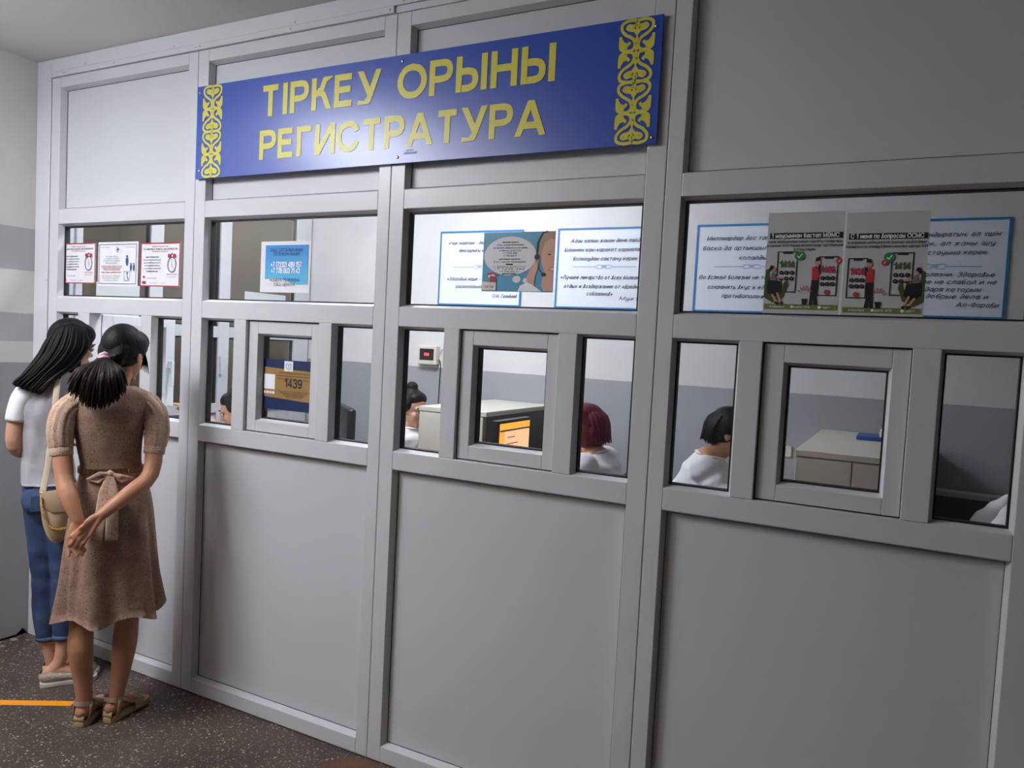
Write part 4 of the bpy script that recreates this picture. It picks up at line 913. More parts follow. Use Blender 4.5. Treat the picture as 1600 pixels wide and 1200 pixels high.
def face_parts(person, c, f, k=.93, brow=HAIRB, up=(0, 0, 1)):
    M = basis(f, up); c = V(c)
    for s in (-1, 1):
        bm = B(); ell(bm, c+M @ V((s*.031*k, .077*k, -.008*k)), (.012*k, .008*k, .0075*k), M, 3); e_ = link('eye', bm, mat('eye_white', (226, 222, 216), .3), person, True)
        bm = B(); ell(bm, c+M @ V((s*.031*k, .0845*k, -.008*k)), (.0055*k, .0025*k, .0055*k), M, 2); link('iris', bm, EYE, e_, True)
        bm = B(); tube(bm, [c+M @ V((s*q*k, y*k, z*k)) for q, y, z in ((.018, .083, -.003), (.031, .087, .001), (.045, .078, -.003))], [.0014, .0018, .0012], n=6); link('eyelashes', bm, EYE, e_)
        bm = B(); tube(bm, [c+M @ V((s*q*k, y*k, z*k)) for q, y, z in ((.015, .086, .018), (.032, .086, .024), (.050, .072, .019))], [.002, .0032, .0015], n=6); link('eyebrow', bm, brow, person)
    bm = B(); ell(bm, c+M @ V((0, .0885*k, -.0635*k)), (.020*k, .006*k, .0045*k), M, 2); ell(bm, c+M @ V((0, .0880*k, -.0725*k)), (.017*k, .006*k, .0055*k), M, 2); link('lips', bm, LIP, person, True)
def hand(bm, w, d, nrm, tips=None, k=.9, curl=.6, thumb=1):
    """hand from wrist w along d; nrm = back-of-hand direction; thumb side sign"""
    w, d, nrm = V(w), V(d).normalized(), V(nrm).normalized(); s = d.cross(nrm).normalized()*thumb; nrm = s.cross(d).normalized()*thumb if False else nrm
    tube(bm, [w, w+d*.03*k, w+d*.075*k], [(.021*k, .016*k), (.030*k, .014*k), (.036*k, .012*k)], n=14, ref=s)
    L = (.066, .074, .070, .055)
    for i in range(4):
        b = w+d*(.078+(.004, .008, .005, -.004)[i])*k+s*(.027-.018*i)*k
        pts = [b-d*.02*k]; a = 0; p = b; dd = d
        for j in range(3):
            a += curl*(.5, .8, .6)[j]; dd = d*math.cos(a)-nrm*math.sin(a); p = p+dd*L[i]*k*(.45, .31, .24)[j]; pts.append(p)
        pts.insert(1, b)
        tube(bm, pts, [.0088*k, .0088*k, .0082*k, .0074*k, .0064*k], n=10)
    b = w+d*.022*k+s*.022*k-nrm*.004
    t1 = (d*.7+s*.7-nrm*.25).normalized(); t2 = (d*.9+s*.25-nrm*.4).normalized()
    tube(bm, [b, b+t1*.032*k, b+t1*.032*k+t2*.026*k, b+t1*.032*k+t2*.046*k], [.013*k, .0105*k, .0092*k, .007*k], n=10)
def foot(bm, heel, d, L=.20, z=.03):
    h, d = V((heel[0], heel[1], 0)), V((d[0], d[1], 0)).normalized(); s = V((0, 0, 1)).cross(d)
    P = lambda t, zz: h+d*L*t+V((0, 0, zz+z))
    tube(bm, [P(.10, .032), P(.25, .042), P(.5, .032), P(.74, .018), P(.90, .012)], [(.026, .028), (.028, .036), (.031, .026), (.036, .015), (.032, .010)], n=16, ref=s)
    for i in range(5):
        t = .90-.035*abs(i-1)-.03*(i > 3); q = h+d*L*t+s*(.024-.012*i)+V((0, 0, z+.009))
        tube(bm, [q, q+d*(.024-.002*i)], [.0085-.0008*i, .007-.0007*i], n=8)
def sole(bm, heel, d, L, z0, z1, wf=.042, wh=.031):
    h, d = V((heel[0], heel[1], 0)), V((d[0], d[1], 0)).normalized(); s = V((0, 0, 1)).cross(d)
    prof = [(-.02, .0), (-.005, .6), (.06, .92), (.2, 1.0), (.4, .98), (.6, 1.12), (.78, 1.3), (.92, 1.15), (1.0, .75), (1.03, .0)]
    pr = spline([V((a, b, 0)) for a, b in prof], 3)
    o = [h+d*L*p.x+s*wh*max(p.y, 0) for p in pr]+[h+d*L*p.x-s*wh*max(p.y, 0) for p in pr[-2:0:-1]]
    loft(bm, [[p+V((0, 0, z)) for p in o] for z in (z0, z1)]); bmesh.ops.recalc_face_normals(bm, faces=bm.faces[:])
def locks(bm, starts, mids, ends, r=(.006, .011, .009, .002), n=7):
    for a, ms, e in zip(starts, mids, ends): stube(bm, [a]+list(ms)+[e], [r[0]]+[r[1]]*(len(ms)-1)+[r[2], r[3]], sub=3, n=n, round_=True)
def ring_loft(bm, rows, n=96, fold=None, cap=False, thick=None):
    """rows: (z, cx, cy, hw, hd); open garment shell"""
    R_ = spline([V((r[1], r[2], r[0])) for r in rows], 4); W_ = spline([V((r[3], r[4], 0)) for r in rows], 4)
    rings = []
    for p, w in zip(R_, W_):
        rg = []
        for k in range(n):
            th = 2*PI*k/n; f = 1+(fold(th, p.z) if fold else 0)
            cx, sy = math.cos(th), math.sin(th); e_ = .86
            rg.append(V((p.x+w.x*f*math.copysign(abs(cx)**e_, cx), p.y+w.y*f*math.copysign(abs(sy)**e_, sy), p.z)))
        rings.append(rg)
    loft(bm, rings, cap); return rings

# ---------------------------------------------------------- visitor in the brown dress
def PB(a, z, b=0.0, D=3.354):
    k = (D+b)/D; return V((a*k, b, 1.62+(z-1.62)*k))
RB = math.atan2(.8171, .5765)
hc = V((.022, .055, 1.505)); hf = (.56, .78, -.22)
bm = B()
head_mesh(bm, hc, hf, .90)
tube(bm, [(-.005, .035, 1.33), (.0, .035, 1.38), (.015, .045, 1.45)], [.045, .040, .042], n=16)
tube(bm, [(-.015, .04, .84), (-.018, .04, .95), (-.02, .04, 1.05), (-.022, .035, 1.18), (-.02, .035, 1.28), (-.01, .035, 1.335)], [(.13, .09), (.12, .085), (.095, .07), (.11, .078), (.125, .07), (.09, .055)], n=24, ref=(1, 0, 0))
for s in (-1, 1): tube(bm, [(-.02+s*.05, .037, 1.32), (-.02+s*.125, .035, 1.31)], [.045, .042], n=14)
# arms, hands clasped behind the back
lw = PB(-.128, .845, -.125); rw = PB(-.048, .862, -.138)
stube(bm, [(-.155, .035, 1.305), PB(-.186, 1.17, 0), PB(-.178, 1.02, -.05), PB(-.160, .94, -.095), lw], [.040, .038, .033, .033, .0215], n=14)
stube(bm, [(.120, .040, 1.305), PB(.134, 1.17, 0), PB(.124, 1.02, -.055), PB(.050, .945, -.105), rw], [.040, .036, .032, .031, .021], n=14)
# left hand hangs down, right hand laid across it
tube(bm, [lw, lw+V((-.006, -.006, -.035)), lw+V((-.010, -.008, -.07))], [(.020, .016), (.027, .014), (.030, .012)], n=14, ref=(1, 0, 0))
k_ = lw+V((-.010, -.008, -.072))
for i, (dx, l1, e_) in enumerate(((-.022, .030, (.004, -.014, -.026)), (-.006, .034, (.014, -.012, -.026)), (.010, .032, (.016, -.006, -.026)), (.024, .026, (.010, .004, -.02)))):
    a = k_+V((dx, 0, .012)); b = a+V((.002, -.006, -l1-.01)); tube(bm, [a, b, b+V(e_)], [.0082, .0080, .0066], n=9)
tube(bm, [lw+V((.016, -.008, -.02)), lw+V((.030, -.016, -.045)), lw+V((.028, -.018, -.07))], [.011, .0095, .0075], n=9)
kn = PB(-.088, .822, -.148)
tube(bm, [rw, (rw+kn)*.5+V((0, 0, .002)), kn], [(.018, .016), (.029, .015), (.032, .013)], n=14, ref=(.45, 0, .9))
for i, (st, m1, en) in enumerate((((-.084, .843), (-.118, .815), (-.147, .783)), ((-.094, .826), (-.124, .795), (-.150, .752)), ((-.094, .806), (-.118, .775), (-.140, .730)), ((-.086, .790), (-.108, .755), (-.122, .722)))):
    tube(bm, [PB(*st, -.150), PB(*m1, -.162), PB(*en, -.150+.006*i)], [.0092, .0085, .0068], n=9)
tube(bm, [rw+V((-.006, -.010, -.012)), PB(-.070, .815, -.155), PB(-.084, .785, -.158)], [.012, .0098, .0075], n=9)
# legs
for s, pts in ((-1, [(-.075, .84), (-.098, .66), (-.108, .50), (-.108, .42), (-.110, .34), (-.100, .22), (-.093, .12), (-.094, .075)]), (1, [(.035, .84), (.048, .66), (.050, .50), (.051, .42), (.046, .34), (.034, .22), (.020, .12), (.016, .075)])):
    q = [PB(a, z, .05) for a, z in pts]; rr = [.082, .066, .050, .045, .047, .037, .029, .029]
    q = [p if i > 4 else p+V((0, (.0, .0, .0, -.005, -.012)[i], 0)) for i, p in enumerate(q)]
    stube(bm, q, rr, n=18)
LH, LD, RH, RD = (-.113, .022), (.50, .86), (-.012, .022), (.66, .75)
foot(bm, LH, LD, .195, .022); foot(bm, RH, RD, .195, .022)
bm = remeshed(bm, .0038, 5)
pb = link('person', bm, SKINDK, None, True, (.60, -.36, 0), (0, 0, RB))
tag(pb, 'person in a brown floral dress with a low ponytail, hands clasped behind their back', 'person')
face_parts(pb, hc, hf, .90)
# dress
def dfold(th, z):
    t = max(0, min(1, (1.02-z)/.55)); b = max(0, min(1, (z-1.06)/.2))
    return t*(.085*math.sin(6*th+.8)+.06*math.sin(11*th+2*z*3)+.03*math.sin(17*th))+b*.012*math.sin(9*th+z*20)+.012*math.sin(3*th+z*14)
bm = B()
rg = ring_loft(bm, [(.455, -.008, .055, .190, .165), (.60, -.008, .05, .172, .148), (.75, -.008, .045, .158, .128), (.90, -.010, .04, .142, .110), (.99, -.013, .04, .124, .092), (1.05, -.018, .04, .110, .078), (1.12, -.024, .037, .114, .082), (1.20, -.025, .035, .124, .090), (1.28, -.022, .035, .140, .085), (1.325, -.018, .037, .146, .074), (1.352, -.012, .037, .118, .064), (1.375, -.003, .037, .058, .052)], 120, dfold)
for v in bm.verts:
    if v.co.z < .60: v.co.z += (.60-v.co.z)/.145*.016*math.sin(5*math.atan2(v.co.y-.05, v.co.x)+1.2)
bmesh.ops.solidify(bm, geom=bm.faces[:], thickness=.003)
dr = link('dress', bm, DRESS, pb, True)
for s, pts in ((-1, [(-.125, .035, 1.318), PB(-.178, 1.27, .01), PB(-.193, 1.20, -.005), PB(-.190, 1.145, -.012), PB(-.189, 1.128, -.015)]), (1, [(.090, .04, 1.318), PB(.132, 1.27, .012), PB(.144, 1.20, -.002), PB(.139, 1.145, -.012), PB(.137, 1.128, -.015)])):
    bm = B(); q = spline(pts, 5); rr = spline([V((r, 0, 0)) for r in (.044, .046, .046, .042, .037)], 5)
    tube(bm, q, [r.x for r in rr], n=48, round_=False, fold=lambda th: .035*math.sin(11*th)+.03*math.sin(17*th+1)); sl = link('sleeve', bm, DRESS, dr, True)
    e = V(pts[-1]); dd = (e-V(pts[-2])).normalized()
    bm = B(); tube(bm, [e-dd*.004, e+dd*.026], [.0405, .0395], n=32, round_=False); bevel_all(bm, .001, 1); link('sleeve_cuff', bm, DRESS, dr, True)
bm = B(); rows = [(1.030, -.017, .04, .1190, .0885), (1.052, -.018, .04, .1165, .0855)]
ring_loft(bm, rows, 80, lambda th, z: .012+.012*math.sin(3*th+z*14)); bmesh.ops.solidify(bm, geom=bm.faces[:], thickness=.003); link('waist_tie', bm, DRESS, dr, True)
bk = V((-.020, -.052, 1.036))
bm = B(); ell(bm, bk, (.014, .010, .013), seg=3)
for s in (-1, 1):
    tube(bm, [bk, bk+V((s*.035, -.006, -.006-.006*s)), bk+V((s*.075, .004, -.022)), bk+V((s*.040, -.002, -.034)), bk+V((s*.008, 0, -.008))], [(.006, .004), (.006, .012), (.006, .012), (.006, .008), (.005, .004)], n=10, ref=(0, 1, 0))
bm = remeshed(bm, .003, 3); link('bow', bm, DRESS, dr, True)
for s, w_ in ((-1, .020), (1, .022)):
    bm = B(); ce = [bk+V((s*.004, -.004, -.005)), bk+V((s*.013-.004, -.016, -.06)), bk+V((s*.018-.008, -.040, -.13)), bk+V((s*.024-.014, -.058, -.21)), bk+V((s*.026-.016, -.062, -.25))]
    tube(bm, spline(ce, 4), [(w_*(.35+.65*min(1, i/5)), .0018) for i in range(len(spline(ce, 4)))], n=10, ref=(1, 0, 0), round_=False); link('tie_end', bm, DRESS, dr, True)
bm = B(); ribbon_pts = [(-.018, -.048+.0, z/100) for z in range(108, 134, 4)]
# hair
M = basis(hf)
bm = B()
ell(bm, hc+M @ V((0, -.022, .022)), (.076, .088, .092), M, 4)
ell(bm, hc+M @ V((.0, .030, .052)), (.068, .058, .052), M, 4)
for s in (-1, 1): ell(bm, hc+M @ V((s*.055, -.006, .030)), (.026, .055, .045), M, 3)
ell(bm, hc+M @ V((0, -.068, -.030)), (.052, .032, .048), M, 3)
bm = remeshed(bm, .005, 4)
cap_h = link('hair', bm, HAIRBR if False else HAIRB, pb, True)
tie = hc+M @ V((-.010, -.104, -.040))
bm = B()
for i in range(70):
    a = i*2*PI/70; st = hc+M @ V((.068*math.cos(a), -.03+.01*math.sin(a), .03+.075*math.sin(a)))
    mid = hc+M @ V((.050*math.cos(a), -.088, -.008+.050*math.sin(a)))
    stube(bm, [st, mid, tie], [.004, .0055, .003], n=5)
link('combed_hair', bm, HAIRB, cap_h, True)
bm = B(); rnd = random.Random(3)
for i in range(300):
    u = rnd.uniform(-1, 1); vv = rnd.uniform(-1, 1)
    ea = -.068+.098*u; ea += rnd.uniform(-.014, .010); ez = 1.286+.078*u*u+rnd.uniform(0, .030); eb = -.085+.028*vv*(1-.5*u*u)
    m1 = tie+V((u*.035, -.022+.012*vv, -.022+.012*(1-abs(u)))); m2 = V((tie.x*.40+ea*.60+u*.016, eb-.012, (tie.z+ez)/2+.004))
    stube(bm, [tie+V((u*.010, 0, vv*.008)), m1, m2, V((ea, eb, ez))], [.004, .0062, .0066, .0012], n=5)
link('ponytail', bm, HAIRBR, cap_h, True)
bm = B(); tx = M @ V((0, -1, 0)); tube(bm, [tie+V((-.014, -.002, .006)), tie+V((.0, -.012, .013)), tie+V((.015, -.002, .008)), tie+V((.016, .006, -.004))], [.0075, .0085, .0080, .006], n=12); tube(bm, [tie+V((-.016, -.006, -.004)), tie+V((.0, -.018, .001)), tie+V((.016, -.008, -.003))], [.007, .0085, .007], n=12)
link('hair_tie', bm, mat('pink_scrunchie', (226, 178, 184), .7), cap_h, True)
bm = B(); q = hc+M @ V((.066, .030, -.010))
for i in range(5): stube(bm, [q+V((0, 0, .02)), q+V((.004*i-.006, .002, -.02)), q+V((.007*i-.010, .003, -.05-.004*i))], [.003, .003, .001], n=5)
link('loose_strand', bm, HAIRB, cap_h, True)
# sandals
for hl, dd in ((LH, LD), (RH, RD)):
    bm = B(); sole(bm, hl, dd, .215, .0, .024); bevel_all(bm, .003, 2); sd = link('sandal', bm, SOLE, pb, True)
    h_, d_ = V((hl[0], hl[1], 0)), V((dd[0], dd[1], 0)).normalized(); s_ = V((0, 0, 1)).cross(d_)
    bm = B()
    A_ = h_+d_*.036
    loop = [A_+d_*math.cos(t)*.036+s_*math.sin(t)*.036+V((0, 0, .088-.008*math.cos(t))) for t in [2*PI*i/20 for i in range(21)]]
    tube(bm, loop, [(.004, .010)]*21, n=8, ref=(0, 0, 1)) if False else None
    r1 = [p+V((0, 0, -.010)) for p in loop[:-1]]; r2 = [p+V((0, 0, .010)) for p in loop[:-1]]
    loft(bm, [r1, r2], False); bmesh.ops.solidify(bm, geom=bm.faces[:], thickness=.003); link('ankle_strap', bm, STRAP, sd)
    bm = B()
    for t0, hh in ((.135, .052),):
        c0 = h_+d_*t0; arc = [c0+s_*math.cos(t)*.043+V((0, 0, .016+math.sin(t)*hh)) for t in [PI*i/12 for i in range(13)]]
        r1 = [p-d_*.022 for p in arc]; r2 = [p+d_*.026+V((0, 0, -.006)) for p in arc]
        va = [bm.verts.new(p) for p in r1]; vb = [bm.verts.new(p) for p in r2]
        for i in range(12): bm.faces.new((va[i], va[i+1], vb[i+1], vb[i]))
    bmesh.ops.solidify(bm, geom=bm.faces[:], thickness=.004); link('toe_strap', bm, STRAP, sd)
    bm = B()
    for s in (-1, 1):
        tube(bm, [h_+d_*.020+s_*s*.032+V((0, 0, .02)), h_+d_*.03+s_*s*.036+V((0, 0, .088))], [(.010, .002), (.008, .002)], n=8, ref=d_, round_=False); tube(bm, [h_+d_*.045+s_*s*.036+V((0, 0, .088)), h_+d_*.10+s_*s*.040+V((0, 0, .050))], [(.007, .002), (.007, .002)], n=8, ref=(0, 0, 1), round_=False)
    tube(bm, [h_+d_*.0+V((0, 0, .022)), h_+d_*.004+V((0, 0, .045))], [(.024, .003), (.022, .003)], n=10, ref=s_, round_=False)
    link('side_strap', bm, SOLE, sd, True)

# ---------------------------------------------------------- visitor in the white T-shirt
def PA(a, z, b=0.0): return PB(a, z, b, 3.86)
RA = math.atan2(.8461, .5330)
hc = V((.022, .055, 1.520)); hf = (.88, .44, -.26)
bm = B()
head_mesh(bm, hc, hf, .92)
tube(bm, [(-.03, .02, 1.36), (-.015, .03, 1.41), (.01, .045, 1.46)], [.046, .042, .042], n=16)
tube(bm, [(-.055, .03, .86), (-.058, .03, .96), (-.062, .03, 1.06), (-.068, .025, 1.18), (-.065, .02, 1.29), (-.045, .02, 1.365)], [(.10, .10), (.085, .085), (.075, .08), (.09, .085), (.10, .08), (.07, .05)], n=24, ref=(1, 0, 0))
for s, p in ((-1, (-.135, -.01, 1.315)), (1, (.045, .08, 1.335))): tube(bm, [(-.04, .02, 1.34), p], [.045, .043], n=14)
stube(bm, [(-.140, -.012, 1.30), PA(-.182, 1.17, -.01), PA(-.187, 1.075, .0), PA(-.150, 1.050, .06), PA(-.04, 1.085, .15)], [.041, .037, .032, .029, .020], n=14)
hand(bm, PA(-.04, 1.085, .15), (.8, .5, .3), (0, -.3, 1), thumb=1, curl=.3)
stube(bm, [(.050, .085, 1.31), (.10, .09, 1.19), (.13, .10, 1.10), (.10, .13, 1.12), (.05, .155, 1.15)], [.040, .036, .030, .026, .020], n=14)
hand(bm, (.05, .155, 1.15), (-.6, .3, .4), (0, -.5, .8), thumb=-1, curl=.6)
AL = [(-.060, .84, .04, .09), (-.060, .66, .05, .070), (-.058, .48, .06, .052), (-.055, .34, .065, .046), (-.050, .22, .065, .036), (-.036, .11, .065, .027), (-.030, .07, .065, .027)]
AR = [(-.010, .84, .0, .088), (.012, .66, -.005, .068), (.016, .48, -.012, .050), (.016, .34, -.018, .045), (.012, .22, -.018, .035), (.000, .11, -.018, .028), (-.022, .07, -.018, .028)]
for leg in (AL, AR): stube(bm, [PA(a, z, b) for a, z, b, r in leg], [r for *_, r in leg], n=18)
FL, FLD, FR, FRD = (-.055, .068), (1, -.10), (-.068, -.020), (1, .04)
foot(bm, FL, FLD, .19, .025); foot(bm, FR, FRD, .19, .025)
bm = remeshed(bm, .0040, 5)
pa = link('person', bm, SKIN, None, True, (.08, -.24, 0), (0, 0, RA))
tag(pa, 'person with long black hair in a white T-shirt and blue jeans', 'person')
face_parts(pa, hc, hf, .92)
# shirt
bm = B()
def tf(th, z): return .026*math.sin(5*th+z*16)+.022*math.sin(9*th-z*22)+.016*math.sin(2*th+z*35)+.012*math.sin(14*th+z*30)
ring_loft(bm, [(.905, -.062, .03, .102, .108), (.96, -.064, .03, .100, .104), (1.04, -.066, .028, .096, .098), (1.15, -.072, .025, .103, .098), (1.25, -.075, .022, .112, .094), (1.32, -.068, .025, .112, .082), (1.362, -.050, .03, .092, .066), (1.395, -.030, .03, .062, .055), (1.415, -.022, .03, .052, .050)], 96, tf)
bmesh.ops.solidify(bm, geom=bm.faces[:], thickness=.003)
ts = link('tshirt', bm, TEE, pa, True)
for pts, rr_ in (([(-.105, .0, 1.335), PA(-.150, 1.29, -.012), PA(-.172, 1.23, -.013), PA(-.180, 1.180, -.013)], (.048, .049, .046, .045)), ([(.02, .06, 1.345), (.065, .088, 1.29), (.088, .09, 1.24), (.104, .09, 1.20)], (.048, .048, .046, .045))):
    bm = B(); tube(bm, spline(pts, 4), [r.x for r in spline([V((r, 0, 0)) for r in rr_], 4)], n=32, round_=False, fold=lambda th: .03*math.sin(5*th)); link('sleeve', bm, TEE, ts, True)
# jeans
bm = B()
for leg, hem in ((AL, .205), (AR, .200)):
    q = [(a, z, b, r+.011+(.004 if z < .4 else 0)) for a, z, b, r in leg if z > .23]+[(leg[4][0], hem, leg[4][2], leg[4][3]+.011)]
    sp_ = spline([PA(a, z, b) for a, z, b, r in q], 8); rs = spline([V((r, 0, 0)) for *_, r in q], 8)
    rads = [r.x*(1+.03*math.sin(p.z*75)*max(0, 1-abs(p.z-.50)/.22)) for p, r in zip(sp_, rs)]
    tube(bm, sp_, rads, n=28, round_=False)
tube(bm, [(-.052, .03, .80), (-.055, .03, .88), (-.058, .03, .95)], [(.105, .108), (.106, .106), (.092, .094)], n=32, ref=(1, 0, 0))
ell(bm, (-.095, -.005, .84), (.068, .075, .080), seg=3)
bm = remeshed(bm, .0045, 2); je = link('jeans', bm, DENIM, pa, True)
for leg, hem in ((AL, .207), (AR, .202)):
    bm = B(); p = PA(leg[4][0], hem, leg[4][2]); tube(bm, [p, p+V((0, 0, .022))], [leg[4][3]+.0135]*2, n=28, round_=False); link('jeans_hem', bm, mat('faded_denim', (74, 92, 124), .85), je, True)
bm = B(); box(bm, -.125, -.068, -.092, -.087, .80, .87); bevel_all(bm, .002, 1); link('back_pocket', bm, DENIM, je)
# hair
M = basis(hf); bm = B()
ell(bm, hc+M @ V((0, -.020, .020)), (.080, .092, .092), M, 4); ell(bm, hc+M @ V((0, .022, .050)), (.072, .054, .052), M, 4)
for s in (-1, 1): ell(bm, hc+M @ V((s*.060, -.012, -.005)), (.026, .046, .070), M, 3)
bm = remeshed(bm, .005, 4); ha = link('hair', bm, HAIRB, pa, True)
OUT = [(-.035, 1.590), (-.078, 1.530), (-.105, 1.465), (-.150, 1.395), (-.198, 1.338)]
INN = [(.095, 1.575), (.078, 1.510), (.030, 1.430), (-.040, 1.370), (-.098, 1.298)]
bm = B(); rnd = random.Random(11)
for i in range(420):
    t = rnd.random(); lay = rnd.random(); pts = []
    for j, (o_, n_) in enumerate(zip(OUT, INN)):
        tt = t; b = (-.030, -.052, -.062, -.080, -.090)[j]+lay*(.09, .085, .075, .06, .045)[j]-.025*math.sin(PI*tt)*(j < 3)
        jx = rnd.uniform(-.004, .004)
        pts.append(PA(o_[0]*(1-tt)+n_[0]*tt+jx, o_[1]*(1-tt)+n_[1]*tt+(rnd.uniform(-.006, .014) if j == 4 else 0), b))
    pts[0] = PA(-.040+.105*t, 1.585+.02*math.sin(t*PI), -.022-.02*math.sin(t*PI)); pts.insert(0, PA(-.005+.060*t, 1.606+.008*math.sin(t*PI), .030+.02*lay))
    stube(bm, pts, [.003, .006, .0068, .0068, .0062, .0012], n=5)
link('long_locks', bm, HAIRB, ha, True)
bm = B()
for i in range(80):
    t = i/79; a0 = PA(.084-.07*t, 1.565, -.020-.022*math.sin(t*PI)); stube(bm, [a0, PA(.060-.06*t, 1.50, -.034-.016*math.sin(t*PI)), PA(.050-.064*t, 1.44+.01*(1-t), -.032), PA(.050-.068*t, 1.405+.012*math.sin(9*t), -.022)], [.005, .006, .005, .0012], n=5)
stube(bm, [PA(-.01, 1.43, -.045), PA(-.020, 1.40, -.058), PA(-.026, 1.365, -.060)], [.007, .006, .0015], n=6)
link('side_locks', bm, HAIRB, ha, True)
# shoes
for hl, dd in ((FL, FLD), (FR, FRD)):
    h_, d_ = V((hl[0]-.004, hl[1], 0)), V((dd[0], dd[1], 0)).normalized(); s_ = V((0, 0, 1)).cross(d_)
    bm = B(); P = lambda t, zz: h_+d_*.205*t+V((0, 0, zz))
    tube(bm, [P(.08, .050), P(.22, .046), P(.5, .040), P(.75, .034), P(.92, .028)], [(.031, .034), (.035, .030), (.037, .024), (.042, .019), (.036, .013)], n=24, ref=s_)
    bmesh.ops.bisect_plane(bm, geom=bm.verts[:]+bm.edges[:]+bm.faces[:], plane_co=P(.3, .072), plane_no=(-.12*d_.x, -.12*d_.y, 1), clear_outer=True)
    sh = link('shoe', bm, LACE, pa, True)
    bm = B(); sole(bm, (h_.x-.004, h_.y), dd, .215, 0, .022, wh=.034); bevel_all(bm, .003, 2); link('sole', bm, mat('white_rubber', (196, 188, 178), .7), sh, True)
# ---------------------------------------------------------- shoulder bag
bg = thing('shoulder_bag', 'beige shoulder bag with a gold chain on the hip of the visitor in the T-shirt', 'bag', (.08, -.24, 0), RA)
out = [(-.095, .862), (-.04, .872), (.030, .868), (.034, .80), (.030, .72), (.012, .660), (-.020, .634), (-.052, .650), (-.078, .710), (-.090, .790)]
o_ = spline([V((a, z, 0)) for a, z in out+[out[0]]], 4)[:-1]
bm = B(); loft(bm, [[PA(p.x*.985-.0, p.y, b)+V((0, 0, 0)) for p in o_] for b in (-.150, -.108)]); bmesh.ops.recalc_face_normals(bm, faces=bm.faces[:])
bmesh.ops.bevel(bm, geom=[e for e in bm.edges if abs(e.verts[0].co.y-e.verts[1].co.y) < .001], offset=.008, segments=3, affect='EDGES'); link('bag_body', bm, BEIGE, bg, True)
bm = B(); fl = [V((-.090, .866, 0)), V((-.03, .874, 0)), V((.032, .870, 0)), V((.030, .80, 0)), V((-.0, .772, 0)), V((-.045, .772, 0)), V((-.082, .80, 0))]
loft(bm, [[PA(p.x, p.y, b) for p in fl] for b in (-.156, -.150)]); bmesh.ops.recalc_face_normals(bm, faces=bm.faces[:]); bevel_all(bm, .002, 2); link('flap', bm, BEIGE, bg, True)
ch = spline([PA(-.086, .845, -.158), PA(-.082, .79, -.160), PA(-.070, .74, -.160), PA(-.046, .705, -.160), (PA(-.018, .696, -.160)), PA(.012, .700, -.160)], 6)
bm = B(); L_ = 0
for i, (a, b) in enumerate(zip(ch, ch[1:])):
    d_ = (b-a); c_ = (a+b)/2; n_ = V((0, 1, 0)) if i % 2 else d_.cross(V((0, 1, 0))).normalized(); t_ = d_.normalized()
    lp = [c_+t_*math.cos(q)*d_.length*.62+n_.cross(t_)*math.sin(q)*.0055 for q in [2*PI*j/10 for j in range(11)]]
    for p, q in zip(lp, lp[1:]): tube(bm, [p, q], [.0016, .0016], n=5, round_=False)
link('chain', bm, GOLD, bg, True)
bm = B(); st_ = spline([PA(-.084, .862, -.135), PA(-.070, .94, -.118), PA(-.056, 1.07, -.098), PA(-.044, 1.20, -.092), PA(-.038, 1.30, -.080), PA(-.034, 1.375, -.045), PA(-.030, 1.402, .0)], 5)
tube(bm, st_, [(.0125, .002)]*len(st_), n=8, ref=(1, 0, 0), round_=False); link('strap', bm, STRAP, bg, True)
bm = B(); p_ = PA(-.084, .862, -.140); ell(bm, p_, (.010, .006, .008), seg=2); link('strap_ring', bm, GOLD, bg, True)

